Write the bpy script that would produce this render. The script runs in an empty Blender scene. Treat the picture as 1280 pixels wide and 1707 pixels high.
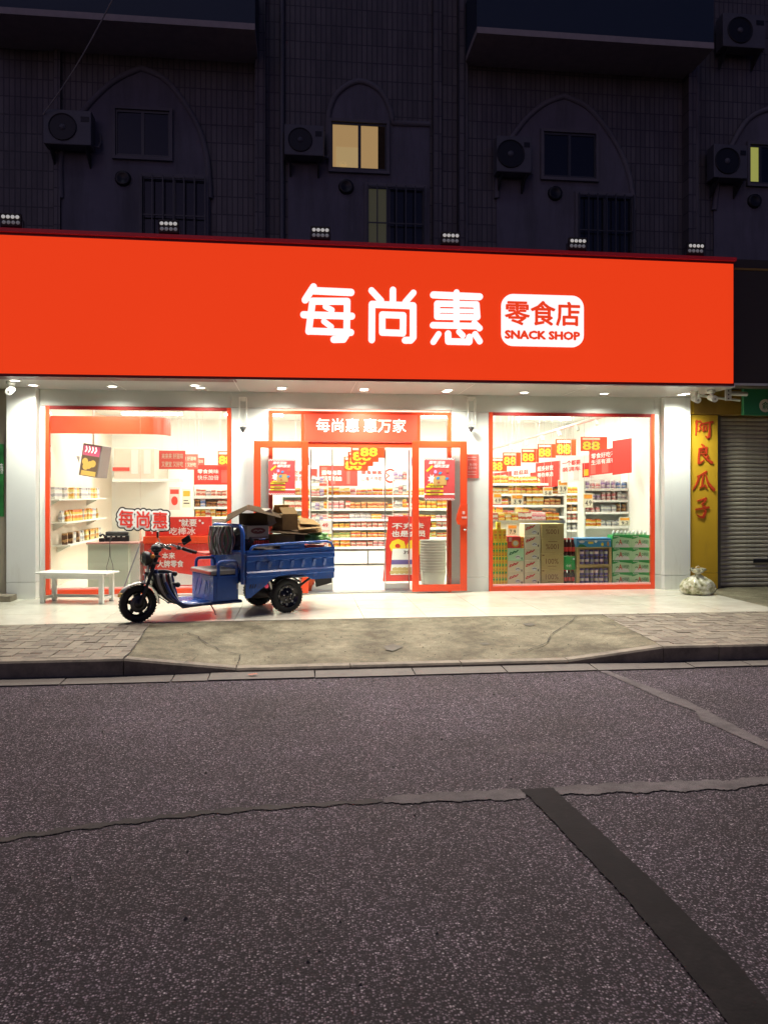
import bpy, bmesh, math, random
from mathutils import Vector, Matrix
random.seed(7)
SC = bpy.context.scene
C = SC.collection
PI = math.pi

# ------------------------------------------------------------------ camera
F_PX, TH, YH, CAM_H = 1283.0, math.radians(6.3), 822.0, 1.57     # photo is 1280 x 1707
cam_d = bpy.data.cameras.new('camera'); cam = bpy.data.objects.new('camera', cam_d); C.objects.link(cam)
cam_d.sensor_fit = 'HORIZONTAL'; cam_d.sensor_width = 36.0
cam_d.lens = 36.0 * F_PX / 1280.0
cam_d.shift_y = -(853.5 - YH) / 1280.0
cam_d.clip_start = 0.05; cam_d.clip_end = 2000
cam.location = (0, 0, CAM_H); cam.rotation_euler = (PI / 2, 0, -TH)
SC.camera = cam

# ------------------------------------------------------------------ world, moon, exposure
w = bpy.data.worlds.new('World'); SC.world = w; w.use_nodes = True
nt = w.node_tree
bg = nt.nodes['Background']
sky = nt.nodes.new('ShaderNodeTexSky'); sky.sky_type = 'NISHITA'; sky.sun_disc = False
sky.sun_elevation = math.radians(14); sky.sun_rotation = math.radians(200)
tn = nt.nodes.new('ShaderNodeMix'); tn.data_type = 'RGBA'; tn.blend_type = 'MULTIPLY'; tn.inputs[0].default_value = 1.0; tn.inputs[7].default_value = (.66, .62, 1.4, 1)
nt.links.new(sky.outputs[0], tn.inputs[6]); nt.links.new(tn.outputs[2], bg.inputs[0]); bg.inputs[1].default_value = 0.0165
sun_d = bpy.data.lights.new('moon', 'SUN'); sun_d.energy = 0.06; sun_d.angle = math.radians(12); sun_d.color = (0.75, 0.80, 1.0)
sun = bpy.data.objects.new('moon', sun_d); C.objects.link(sun)
sun.rotation_euler = (math.radians(38), 0, math.radians(-20))
SC.view_settings.view_transform = 'Standard'; SC.view_settings.look = 'None'
SC.view_settings.exposure = 0.0; SC.view_settings.gamma = 1.0
SC.cycles.use_denoising = True
SC.cycles.max_bounces = 9; SC.cycles.diffuse_bounces = 4; SC.cycles.glossy_bounces = 4
SC.cycles.transparent_max_bounces = 24; SC.cycles.sample_clamp_indirect = 6.0
SC.cycles.caustics_reflective = False; SC.cycles.caustics_refractive = False

# ------------------------------------------------------------------ measuring helpers (photo pixel -> point in the place)
_s, _c = math.sin(TH), math.cos(TH)
def ray(px, py):
    u = (px - 640) / F_PX; v = (YH - py) / F_PX
    return (_c * u + _s, -_s * u + _c, v)
def at(px, py, Y):
    r = ray(px, py); k = Y / r[1]
    return Vector((r[0] * k, Y, CAM_H + r[2] * k))
def atz(px, py, Z):
    r = ray(px, py); k = (Z - CAM_H) / r[2]
    return Vector((r[0] * k, r[1] * k, Z))
def rect(px0, py0, px1, py1, Y):
    my, mx = (py0 + py1) / 2, (px0 + px1) / 2
    return at(px0, my, Y).x, at(px1, my, Y).x, at(mx, py1, Y).z, at(mx, py0, Y).z   # x0 x1 z0 z1

# ------------------------------------------------------------------ materials
MATS = {}
def mat(name, col, rough=0.5, metal=0.0, emit=0.0, ecol=None, var=0.0, vscale=6.0, bump=0.0, bscale=60.0,
        spec=0.5, coat=0.0, alpha=1.0, trans=0.0, stretch=(1, 1, 1), rvar=0.0):
    if name in MATS: return MATS[name]
    m = bpy.data.materials.new(name); m.use_nodes = True; n = m.node_tree; p = n.nodes['Principled BSDF']
    col = tuple(col) + (1,)
    p.inputs['Base Color'].default_value = col; p.inputs['Roughness'].default_value = rough
    p.inputs['Metallic'].default_value = metal; p.inputs['Specular IOR Level'].default_value = spec
    p.inputs['Coat Weight'].default_value = coat; p.inputs['Alpha'].default_value = alpha
    p.inputs['Transmission Weight'].default_value = trans
    if emit:
        p.inputs['Emission Color'].default_value = tuple(ecol or col[:3]) + (1,); p.inputs['Emission Strength'].default_value = emit
    if var or bump or rvar:
        tc = n.nodes.new('ShaderNodeTexCoord'); mp = n.nodes.new('ShaderNodeMapping'); mp.inputs['Scale'].default_value = stretch
        n.links.new(tc.outputs['Object'], mp.inputs['Vector'])
        if var or rvar:
            no = n.nodes.new('ShaderNodeTexNoise'); no.inputs['Scale'].default_value = vscale; no.inputs['Detail'].default_value = 6; no.inputs['Roughness'].default_value = .65
            n.links.new(mp.outputs[0], no.inputs['Vector'])
        if var:
            rp = n.nodes.new('ShaderNodeValToRGB'); e = rp.color_ramp.elements
            e[0].position = .3; e[1].position = .72
            e[0].color = tuple(max(0, v * (1 - var)) for v in col[:3]) + (1,); e[1].color = tuple(min(1, v * (1 + var)) for v in col[:3]) + (1,)
            n.links.new(no.outputs['Fac'], rp.inputs[0]); n.links.new(rp.outputs[0], p.inputs['Base Color'])
        if rvar:
            mr = n.nodes.new('ShaderNodeMapRange'); mr.inputs[3].default_value = max(.02, rough - rvar); mr.inputs[4].default_value = min(1, rough + rvar)
            n.links.new(no.outputs['Fac'], mr.inputs[0]); n.links.new(mr.outputs[0], p.inputs['Roughness'])
        if bump:
            nb = n.nodes.new('ShaderNodeTexNoise'); nb.inputs['Scale'].default_value = bscale; nb.inputs['Detail'].default_value = 5
            b = n.nodes.new('ShaderNodeBump'); b.inputs['Strength'].default_value = bump; b.inputs['Distance'].default_value = .01
            n.links.new(mp.outputs[0], nb.inputs['Vector']); n.links.new(nb.outputs['Fac'], b.inputs['Height']); n.links.new(b.outputs[0], p.inputs['Normal'])
    MATS[name] = m
    return m

def glass_mat(name, tint=(0.97, 1, 0.98), refl=0.09, rough=0.0):
    if name in MATS: return MATS[name]
    m = bpy.data.materials.new(name); m.use_nodes = True; n = m.node_tree
    for x in list(n.nodes): n.nodes.remove(x)
    out = n.nodes.new('ShaderNodeOutputMaterial'); mx = n.nodes.new('ShaderNodeMixShader')
    t = n.nodes.new('ShaderNodeBsdfTransparent'); t.inputs[0].default_value = tuple(tint) + (1,)
    g = n.nodes.new('ShaderNodeBsdfGlossy'); g.inputs['Roughness'].default_value = rough
    fr = n.nodes.new('ShaderNodeFresnel'); fr.inputs[0].default_value = 1.45
    n.links.new(fr.outputs[0], mx.inputs[0]); n.links.new(t.outputs[0], mx.inputs[1]); n.links.new(g.outputs[0], mx.inputs[2])
    n.links.new(mx.outputs[0], out.inputs[0]); MATS[name] = m
    return m

def asphalt_mat(name, dark, light, frac, scale=95.0, tint=(1, 1, 1)):
    m = bpy.data.materials.new(name); m.use_nodes = True; n = m.node_tree; p = n.nodes['Principled BSDF']
    L = n.links.new
    tc = n.nodes.new('ShaderNodeTexCoord')
    wob = n.nodes.new('ShaderNodeTexNoise'); wob.inputs['Scale'].default_value = 60; L(tc.outputs['Object'], wob.inputs['Vector'])
    mixv = n.nodes.new('ShaderNodeMix'); mixv.data_type = 'VECTOR'; mixv.inputs[0].default_value = .006
    L(tc.outputs['Object'], mixv.inputs[4]); L(wob.outputs['Color'], mixv.inputs[5])
    v = n.nodes.new('ShaderNodeTexVoronoi'); v.inputs['Scale'].default_value = scale; L(mixv.outputs[1], v.inputs['Vector'])
    sep = n.nodes.new('ShaderNodeSeparateColor'); L(v.outputs['Color'], sep.inputs[0])
    rp = n.nodes.new('ShaderNodeValToRGB'); e = rp.color_ramp.elements
    e[0].position = 0; e[0].color = tuple(d * .55 * t for d, t in zip(dark, tint)) + (1,)
    e[1].position = 1; e[1].color = tuple(light) + (1,)
    for pos, f in ((.30, .6), (.50, 2.0), (.72, 3.4), (1 - frac, 5.0)):
        k = e.new(pos); k.color = tuple(d * f * t for d, t in zip(dark, tint)) + (1,)
    L(sep.outputs[0], rp.inputs[0])
    # binder between the stones, and broad worn patches
    dr = n.nodes.new('ShaderNodeMapRange'); dr.inputs[1].default_value = .18; dr.inputs[2].default_value = .62; dr.inputs[3].default_value = 0; dr.inputs[4].default_value = 1
    L(v.outputs['Distance'], dr.inputs[0])
    mx = n.nodes.new('ShaderNodeMix'); mx.data_type = 'RGBA'; mx.inputs[7].default_value = tuple(d * .35 for d in dark) + (1,)
    L(dr.outputs[0], mx.inputs[0]); L(rp.outputs[0], mx.inputs[6])
    big = n.nodes.new('ShaderNodeTexNoise'); big.inputs['Scale'].default_value = .9; big.inputs['Detail'].default_value = 7; big.inputs['Roughness'].default_value = .6; L(tc.outputs['Object'], big.inputs['Vector'])
    br = n.nodes.new('ShaderNodeValToRGB'); b = br.color_ramp.elements
    b[0].position = .3; b[0].color = (.74, .72, .68, 1); b[1].position = .72; b[1].color = (1.2, 1.17, 1.22, 1)
    L(big.outputs['Fac'], br.inputs[0])
    mul = n.nodes.new('ShaderNodeMix'); mul.data_type = 'RGBA'; mul.blend_type = 'MULTIPLY'; mul.inputs[0].default_value = 1
    L(mx.outputs[2], mul.inputs[6]); L(br.outputs[0], mul.inputs[7]); L(mul.outputs[2], p.inputs['Base Color'])
    p.inputs['Roughness'].default_value = .85; p.inputs['Specular IOR Level'].default_value = .2
    inv = n.nodes.new('ShaderNodeMath'); inv.operation = 'MULTIPLY_ADD'; inv.inputs[1].default_value = -1.0
    L(v.outputs['Distance'], inv.inputs[0]); L(sep.outputs[1], inv.inputs[2])
    bp = n.nodes.new('ShaderNodeBump'); bp.inputs['Strength'].default_value = .45; bp.inputs['Distance'].default_value = .004
    L(inv.outputs[0], bp.inputs['Height']); L(bp.outputs[0], p.inputs['Normal'])
    MATS[name] = m
    return m

def concrete_mat(name, c_lo, c_mid, c_hi):
    m = bpy.data.materials.new(name); m.use_nodes = True; n = m.node_tree; p = n.nodes['Principled BSDF']; L = n.links.new
    tc = n.nodes.new('ShaderNodeTexCoord')
    def noise(sc, det, ro): q = n.nodes.new('ShaderNodeTexNoise'); q.inputs['Scale'].default_value = sc; q.inputs['Detail'].default_value = det; q.inputs['Roughness'].default_value = ro; L(tc.outputs['Object'], q.inputs['Vector']); return q
    a, b, c = noise(1.7, 9, .62), noise(9, 8, .7), noise(140, 3, .6)
    rp = n.nodes.new('ShaderNodeValToRGB'); e = rp.color_ramp.elements; e[0].position = .32; e[0].color = tuple(c_lo) + (1,); e[1].position = .68; e[1].color = tuple(c_hi) + (1,); k = e.new(.5); k.color = tuple(c_mid) + (1,)
    L(a.outputs['Fac'], rp.inputs[0]); prev = rp.outputs[0]
    for q, lo, hi, p0, p1 in ((b, .72, 1.15, .36, .62), (c, .7, 1.25, .38, .62)):
        r2 = n.nodes.new('ShaderNodeMapRange'); r2.inputs[1].default_value = p0; r2.inputs[2].default_value = p1; r2.inputs[3].default_value = lo; r2.inputs[4].default_value = hi; L(q.outputs['Fac'], r2.inputs[0])
        mx = n.nodes.new('ShaderNodeMix'); mx.data_type = 'RGBA'; mx.blend_type = 'MULTIPLY'; mx.inputs[0].default_value = 1; L(prev, mx.inputs[6]); L(r2.outputs[0], mx.inputs[7]); prev = mx.outputs[2]
    L(prev, p.inputs['Base Color']); p.inputs['Roughness'].default_value = .85; p.inputs['Specular IOR Level'].default_value = .25
    ad = n.nodes.new('ShaderNodeMath'); ad.operation = 'MULTIPLY_ADD'; ad.inputs[1].default_value = .3; L(c.outputs['Fac'], ad.inputs[0]); L(b.outputs['Fac'], ad.inputs[2])
    bp = n.nodes.new('ShaderNodeBump'); bp.inputs['Strength'].default_value = .4; bp.inputs['Distance'].default_value = .006; L(ad.outputs[0], bp.inputs['Height']); L(bp.outputs[0], p.inputs['Normal'])
    MATS[name] = m
def pack_mat(i, c1, c2, c3):
    name = 'pack_%d' % i
    m = bpy.data.materials.new(name); m.use_nodes = True; n = m.node_tree; p = n.nodes['Principled BSDF']; L = n.links.new
    tc = n.nodes.new('ShaderNodeTexCoord'); sp = n.nodes.new('ShaderNodeSeparateXYZ'); L(tc.outputs['Generated'], sp.inputs[0])
    no = n.nodes.new('ShaderNodeTexNoise'); no.inputs['Scale'].default_value = 3.2; L(tc.outputs['Generated'], no.inputs['Vector'])
    ad = n.nodes.new('ShaderNodeMath'); ad.operation = 'MULTIPLY_ADD'; ad.inputs[1].default_value = .35; L(no.outputs['Fac'], ad.inputs[0]); L(sp.outputs[2], ad.inputs[2])
    rp = n.nodes.new('ShaderNodeValToRGB'); rp.color_ramp.interpolation = 'CONSTANT'; e = rp.color_ramp.elements
    e[0].position = 0; e[0].color = tuple(c1) + (1,); e[1].position = .42; e[1].color = tuple(c2) + (1,)
    for q, cc in ((.62, c3), (.78, c1), (1.02, c2)): k = e.new(min(q, 1)); k.color = tuple(cc) + (1,)
    L(ad.outputs[0], rp.inputs[0]); L(rp.outputs[0], p.inputs['Base Color']); p.inputs['Roughness'].default_value = .35
    MATS[name] = m
    return m

# ------------------------------------------------------------------ mesh helpers
class MB:
    """collects shapes into one mesh"""
    def __init__(s): s.v = []; s.f = []; s.m = []; s.sm = []; s.mi = 0; s.xf = None
    def add(s, vs, fs, smooth=False):
        b = len(s.v)
        s.v += [tuple(s.xf @ Vector(p)) for p in vs] if s.xf is not None else [tuple(p) for p in vs]
        s.f += [tuple(b + i for i in f) for f in fs]; s.m += [s.mi] * len(fs); s.sm += [smooth] * len(fs)
        return s
    def box(s, x0, x1, y0, y1, z0, z1, bev=0.0):
        if bev <= 0:
            return s.add([(x0, y0, z0), (x1, y0, z0), (x1, y1, z0), (x0, y1, z0), (x0, y0, z1), (x1, y0, z1), (x1, y1, z1), (x0, y1, z1)],
                         [(0, 3, 2, 1), (4, 5, 6, 7), (0, 1, 5, 4), (1, 2, 6, 5), (2, 3, 7, 6), (3, 0, 4, 7)])
        bm = bmesh.new(); bmesh.ops.create_cube(bm, size=1)
        for v in bm.verts: v.co = Vector(((x0 + x1) / 2 + v.co.x * (x1 - x0), (y0 + y1) / 2 + v.co.y * (y1 - y0), (z0 + z1) / 2 + v.co.z * (z1 - z0)))
        bmesh.ops.bevel(bm, geom=list(bm.edges), offset=bev, segments=2, affect='EDGES', profile=.5)
        return s.bm(bm)
    def bm(s, bm, smooth=False):
        bm.verts.ensure_lookup_table(); bm.verts.index_update()
        s.add([v.co.copy() for v in bm.verts], [[v.index for v in f.verts] for f in bm.faces], smooth); bm.free(); return s
    def hexa(s, pts):   # 8 points: bottom ring then top ring
        return s.add(pts, [(0, 3, 2, 1), (4, 5, 6, 7), (0, 1, 5, 4), (1, 2, 6, 5), (2, 3, 7, 6), (3, 0, 4, 7)])
    def tube(s, pts, r, n=8, closed=False, cap=True):
        P = [Vector(p) for p in pts]; k = len(P); R = r if isinstance(r, (list, tuple)) else [r] * k
        vs = []; up = None
        for i in range(k):
            if closed: d = (P[(i + 1) % k] - P[i - 1])
            else: d = P[min(i + 1, k - 1)] - P[max(i - 1, 0)]
            d.normalize()
            if up is None:
                up = Vector((0, 0, 1)) if abs(d.z) < .9 else Vector((1, 0, 0))
            a = d.cross(up)
            if a.length < 1e-4: a = d.cross(Vector((0, 1, 0)))
            a.normalize(); b = a.cross(d); b.normalize(); up = b
            for j in range(n):
                t = 2 * PI * j / n; vs.append(P[i] + (a * math.cos(t) + b * math.sin(t)) * R[i])
        fs = []
        for i in range(k if closed else k - 1):
            for j in range(n):
                i2 = (i + 1) % k
                fs.append((i * n + j, i * n + (j + 1) % n, i2 * n + (j + 1) % n, i2 * n + j))
        s.add(vs, fs, True)
        if cap and not closed: s.add(vs[:n], [tuple(range(n - 1, -1, -1))]); s.add(vs[-n:], [tuple(range(n))])
        return s
    def cyl(s, p0, p1, r, n=12): return s.tube([p0, p1], r, n)
    def lathe(s, prof, o, axis='z', n=24, smooth=True):   # prof: list of (radius, height)
        vs = []
        for r, h in prof:
            for j in range(n):
                t = 2 * PI * j / n; a, b = r * math.cos(t), r * math.sin(t)
                q = {'z': (a, b, h), 'y': (a, h, b), 'x': (h, a, b)}[axis]
                vs.append((o[0] + q[0], o[1] + q[1], o[2] + q[2]))
        k = len(prof)
        fs = [(i * n + j, i * n + (j + 1) % n, (i + 1) * n + (j + 1) % n, (i + 1) * n + j) for i in range(k - 1) for j in range(n)]
        return s.add(vs, fs, smooth)
    def prism(s, poly, y0, y1):     # poly in x,z, extruded along y
        k = len(poly); vs = [(x, y0, z) for x, z in poly] + [(x, y1, z) for x, z in poly]
        return s.add(vs, [tuple(range(k)), tuple(range(2 * k - 1, k - 1, -1))] + [(i, i + k, (i + 1) % k + k, (i + 1) % k) for i in range(k)])
    def quad(s, a, b, c, d): return s.add([a, b, c, d], [(0, 1, 2, 3)])
    def flat(s, x0, x1, z0, z1, y): return s.add([(x0, y, z0), (x1, y, z0), (x1, y, z1), (x0, y, z1)], [(0, 1, 2, 3)])
    def disc(s, x, z, y, rx, rz=None, n=20):
        rz = rz or rx
        return s.add([(x + rx * math.cos(2 * PI * i / n), y, z + rz * math.sin(2 * PI * i / n)) for i in range(n)], [tuple(range(n))])
    def ball(s, o, r, sz=(1, 1, 1), sub=2):
        bm = bmesh.new(); bmesh.ops.create_icosphere(bm, subdivisions=sub, radius=r)
        for v in bm.verts: v.co = Vector((o[0] + v.co.x * sz[0], o[1] + v.co.y * sz[1], o[2] + v.co.z * sz[2]))
        return s.bm(bm, True)
    def text(s, body, x0, x1, z0, z1, y, bold=.02, slant=0.0):
        vs, fs, wd, ht = text_mesh(body); b = bold * .55
        offs = [(0, 0)] if b < .004 else [(0, 0)] + [(b * math.cos(a * PI / 4), b * math.sin(a * PI / 4)) for a in range(8)]
        for k, (u, v) in enumerate(offs):       # heavier weight: the outline repeated round itself
            s.add([(x0 + ((p[0] + u + b) / (wd + 2 * b)) * (x1 - x0) + slant * p[1] / ht * (z1 - z0), y - .00012 * k, z0 + (p[1] + v + b) / (ht + 2 * b) * (z1 - z0)) for p in vs], fs)
        return s
    def stroke(s, pts, wd, y, depth=0.0):    # brush or marker stroke in the x,z plane, rounded ends; wd a number or one per point
        W = wd if isinstance(wd, (list, tuple)) else [wd] * len(pts)
        for i in range(len(pts) - 1):
            a = Vector((pts[i][0], pts[i][1])); b = Vector((pts[i + 1][0], pts[i + 1][1])); ra, rb = W[i] / 2, W[i + 1] / 2
            ang = math.atan2((b - a).y, (b - a).x); yy = y - .0006 * s.k; s.k += 1
            poly = [(a.x + ra * math.cos(ang + PI / 2 + PI * q / 8), a.y + ra * math.sin(ang + PI / 2 + PI * q / 8)) for q in range(9)] + \
                   [(b.x + rb * math.cos(ang - PI / 2 + PI * q / 8), b.y + rb * math.sin(ang - PI / 2 + PI * q / 8)) for q in range(9)]
            if depth: s.prism(poly, yy, yy + depth)
            else: s.add([(x, yy, z) for x, z in poly], [tuple(range(18))])
        return s
    k = 0
    def data(s, name, mats, org=(0, 0, 0)):
        me = bpy.data.meshes.new(name); o = Vector(org)
        me.from_pydata([(p[0] - o[0], p[1] - o[1], p[2] - o[2]) for p in s.v], [], s.f)
        for m in (mats if isinstance(mats, (list, tuple)) else [mats]): me.materials.append(MATS[m] if isinstance(m, str) else m)
        me.polygons.foreach_set('material_index', s.m); me.polygons.foreach_set('use_smooth', s.sm); me.update()
        return me
    def build(s, name, mats, parent=None, world=False, loc=None):
        """world=True: the coordinates are the place's own; parent root is only shifted, not turned"""
        org = (0, 0, 0); r = parent
        if world and parent:
            while r.parent: r = r.parent
            org = r.location
        if loc is not None: org = loc
        o = bpy.data.objects.new(name, s.data(name, mats, org)); C.objects.link(o); o.parent = parent
        if loc is not None: o.location = loc
        return o

_TX = {}
def text_mesh(body):
    key = body
    if key not in _TX:
        cu = bpy.data.curves.new('lettering', 'FONT'); cu.body = body; cu.resolution_u = 2; cu.space_line = .95
        cu.align_x = 'CENTER'
        o = bpy.data.objects.new('lettering', cu); C.objects.link(o)
        me = o.to_mesh(); vs = [tuple(v.co) for v in me.vertices]; fs = [tuple(p.vertices) for p in me.polygons]
        o.to_mesh_clear(); bpy.data.objects.remove(o); bpy.data.curves.remove(cu)
        mx, my = min(v[0] for v in vs), min(v[1] for v in vs)
        vs = [(v[0] - mx, v[1] - my) for v in vs]
        _TX[key] = (vs, fs, max(v[0] for v in vs), max(v[1] for v in vs))
    return _TX[key]

def tag(o, label=None, cat=None, group=None, kind=None):
    if label: o['label'] = label
    if cat: o['category'] = cat
    if group: o['group'] = group
    if kind: o['kind'] = kind
    return o
def thing(name, label, cat, loc=(0, 0, 0), rz=0.0, group=None):
    o = bpy.data.objects.new(name, None); C.objects.link(o); o.location = loc; o.rotation_euler = (0, 0, rz); o.empty_display_size = .1
    return tag(o, label, cat, group)
def copy_tree(o, parent=None):
    c = o.copy(); C.objects.link(c); c.parent = parent
    for ch in o.children: copy_tree(ch, c)
    return c
def struct(name, mb, m): return tag(mb.build(name, m), kind='structure')

PCOL = ['orange and yellow', 'red', 'golden', 'cream', 'brown-orange', 'pale yellow', 'lilac', 'blue', 'green', 'pink', 'dark brown', 'white']
ORD = ['%d%s' % (n, 'th' if 10 <= n % 100 <= 20 else {1: 'st', 2: 'nd', 3: 'rd'}.get(n % 10, 'th')) for n in range(80)]
# palette
mat('wall_white', (.74, .76, .71), .32, var=.03, vscale=1.5, bump=.02, bscale=90)
mat('wall_grey', (.60, .62, .57), .35, var=.04, vscale=2)
mat('soffit', (.80, .80, .77), .16, var=.03, vscale=1.2)
mat('frame_red', (.80, .075, .022), .28, var=.05, vscale=3)
mat('frame_dark_red', (.30, .015, .012), .35)
mat('inner_white', (.83, .83, .77), .55, var=.03, vscale=1.5)
mat('ceiling_white', (.88, .88, .85), .6)
mat('floor_inner', (.82, .80, .74), .12, var=.03)
mat('led', (1, 1, 1), .4, emit=16.0, ecol=(1, .95, .84))
mat('downlight_lens', (1, 1, .95), .4, emit=9.0, ecol=(1, .96, .85))
mat('flood_lens', (1, 1, 1), .4, emit=1.0, ecol=(.34, .33, .30))
mat('flood_lens_dim', (.5, .5, .5), .3, emit=.10, ecol=(.6, .6, .62))
mat('sign_red', (.25, .012, .004), .45, emit=1.0, ecol=(.80, .046, .008), spec=.15)
mat('sign_white', (.8, .8, .8), .4, emit=.97, ecol=(1, .97, .95))
mat('sign_badge_red', (.5, .03, .01), .5, emit=.9, ecol=(.86, .055, .012))
mat('sign_edge', (.10, .005, .006), .45)
mat('sign_trim', (.36, .014, .022), .4, emit=.10, ecol=(.6, .012, .02))
mat('head_sign', (.75, .06, .03), .4, emit=.62, ecol=(.86, .085, .045))
mat('head_sign_text', (.9, .8, .75), .4, emit=.85, ecol=(1, .83, .78))
mat('steel', (.55, .56, .55), .3, metal=.9, var=.05)
mat('dark_steel', (.10, .10, .10), .45, metal=.6)
mat('black', (.012, .012, .013), .4)
mat('black_gloss', (.010, .010, .012), .12)
mat('rubber', (.012, .012, .012), .75, bump=.1, bscale=120)
mat('white_paint', (.76, .77, .70), .35, var=.04)
mat('yellow_panel', (.54, .33, .02), .4, var=.05, vscale=2)
mat('brown_panel', (.32, .19, .03), .45, var=.08)
mat('letter_red', (.46, .045, .012), .4)
mat('green_sign', (.03, .22, .09), .5)
mat('shutter', (.50, .47, .36), .42, metal=.25, var=.12, vscale=3, stretch=(.3, 1, 4))
mat('shutter_rail', (.16, .15, .12), .5, metal=.3)
mat('cream', (.72, .66, .50), .5)
mat('paper_white', (.85, .84, .80), .6)
mat('yellow', (.85, .62, .04), .45)
mat('print_red', (.68, .045, .03), .45)
mat('print_red_light', (.75, .12, .09), .45)
mat('print_pink', (.86, .52, .48), .5)
mat('print_dark', (.05, .04, .04), .5)
mat('print_green', (.035, .42, .09), .45)
mat('print_green_dark', (.02, .20, .06), .45)
mat('print_green_light', (.55, .85, .52), .45)
mat('print_blue', (.05, .28, .55), .45)
mat('print_purple', (.16, .12, .32), .4)
mat('print_orange', (.80, .32, .03), .45)
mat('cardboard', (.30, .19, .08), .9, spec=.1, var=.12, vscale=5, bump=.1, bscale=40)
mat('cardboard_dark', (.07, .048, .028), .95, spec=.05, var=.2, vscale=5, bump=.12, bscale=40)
mat('cardboard_grey', (.34, .30, .24), .8, var=.12, vscale=6, bump=.1, bscale=40)
mat('carton_tan', (.58, .43, .17), .65, var=.08)
mat('carton_print', (.22, .09, .03), .6)
mat('trike_blue', (.026, .11, .44), .26, var=.16, vscale=4, coat=.35, bump=.02, bscale=25, rvar=.1)
mat('trike_blue_dark', (.010, .030, .12), .35, var=.1)
mat('chrome', (.7, .7, .7), .15, metal=1)
mat('vinyl_grey', (.30, .29, .27), .5, var=.2, vscale=12)
mat('glass_dark', (.015, .018, .025), .08)
mat('stone', (.22, .19, .14), .85, var=.35, vscale=5, bump=.3, bscale=70)
mat('gutter_stone', (.13, .115, .095), .8, var=.14, vscale=4, bump=.3, bscale=90)
concrete_mat('seal_light', (.075, .064, .064), (.11, .095, .095), (.16, .14, .14)); concrete_mat('seal_dark', (.028, .023, .021), (.045, .038, .035), (.075, .063, .058))
concrete_mat('concrete', (.085, .073, .045), (.165, .148, .095), (.24, .22, .145))
mat('concrete_wing', (.25, .225, .165), .75, var=.16, vscale=3, bump=.4, bscale=110)
mat('joint', (.07, .06, .045), .9)
for i, (a, b) in enumerate((((.19, .165, .12), .25), ((.155, .13, .095), .25), ((.225, .195, .14), .22))): mat('paver_%d' % i, a, .82, var=b, vscale=9, bump=.35, bscale=80)
mat('apron_tile', (.68, .65, .53), .18, var=.09, vscale=2.3, rvar=.10)
mat('tar', (.020, .017, .017), .9, spec=.15, var=.2, vscale=5, bump=.2, bscale=60)
mat('crack', (.02, .018, .014), .95)
mat('plaster', (.20, .19, .22), .85, var=.12, vscale=1.2)
mat('plaster_dim', (.20, .19, .20), .85, var=.14, vscale=1.5)
mat('ac_case', (.15, .15, .16), .5, var=.1)
mat('night_blue', (.035, .06, .09), .5)
mat('window_lit', (.3, .2, .1), .5, emit=.42, ecol=(.80, .50, .20))
mat('window_lit_low', (.3, .2, .1), .5, emit=.42, ecol=(.86, .60, .26))
mat('window_green', (.3, .3, .1), .5, emit=.38, ecol=(.70, .72, .16))
mat('window_faint', (.05, .05, .04), .5, emit=.035, ecol=(.9, .85, .5))
mat('dark_fascia', (.06, .045, .03), .5)
glass_mat('glass'); glass_mat('glass_soft', (.93, .97, .94))

def tile_wall_mat():
    m = bpy.data.materials.new('facade_tile'); m.use_nodes = True; n = m.node_tree; p = n.nodes['Principled BSDF']; L = n.links.new
    tc = n.nodes.new('ShaderNodeTexCoord'); sp = n.nodes.new('ShaderNodeSeparateXYZ'); L(tc.outputs['Object'], sp.inputs[0])
    cb = n.nodes.new('ShaderNodeCombineXYZ'); L(sp.outputs[2], cb.inputs[0]); L(sp.outputs[0], cb.inputs[1])
    b = n.nodes.new('ShaderNodeTexBrick'); b.offset = 0; b.inputs['Scale'].default_value = 1; b.inputs['Brick Width'].default_value = .36; b.inputs['Row Height'].default_value = .105
    b.inputs['Mortar Size'].default_value = .011; b.inputs['Mortar Smooth'].default_value = .3
    b.inputs['Color1'].default_value = (.20, .18, .17, 1); b.inputs['Color2'].default_value = (.145, .13, .125, 1); b.inputs['Mortar'].default_value = (.075, .07, .075, 1)
    L(cb.outputs[0], b.inputs['Vector']); L(b.outputs['Color'], p.inputs['Base Color'])
    bp = n.nodes.new('ShaderNodeBump'); bp.inputs['Strength'].default_value = .8; bp.inputs['Distance'].default_value = .02; bp.invert = True
    L(b.outputs['Fac'], bp.inputs['Height']); L(bp.outputs[0], p.inputs['Normal']); p.inputs['Roughness'].default_value = .45
    MATS['facade_tile'] = m
tile_wall_mat()
asphalt_mat('asphalt', (.068, .054, .064), (.64, .57, .60), .08, 100.0)

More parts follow.
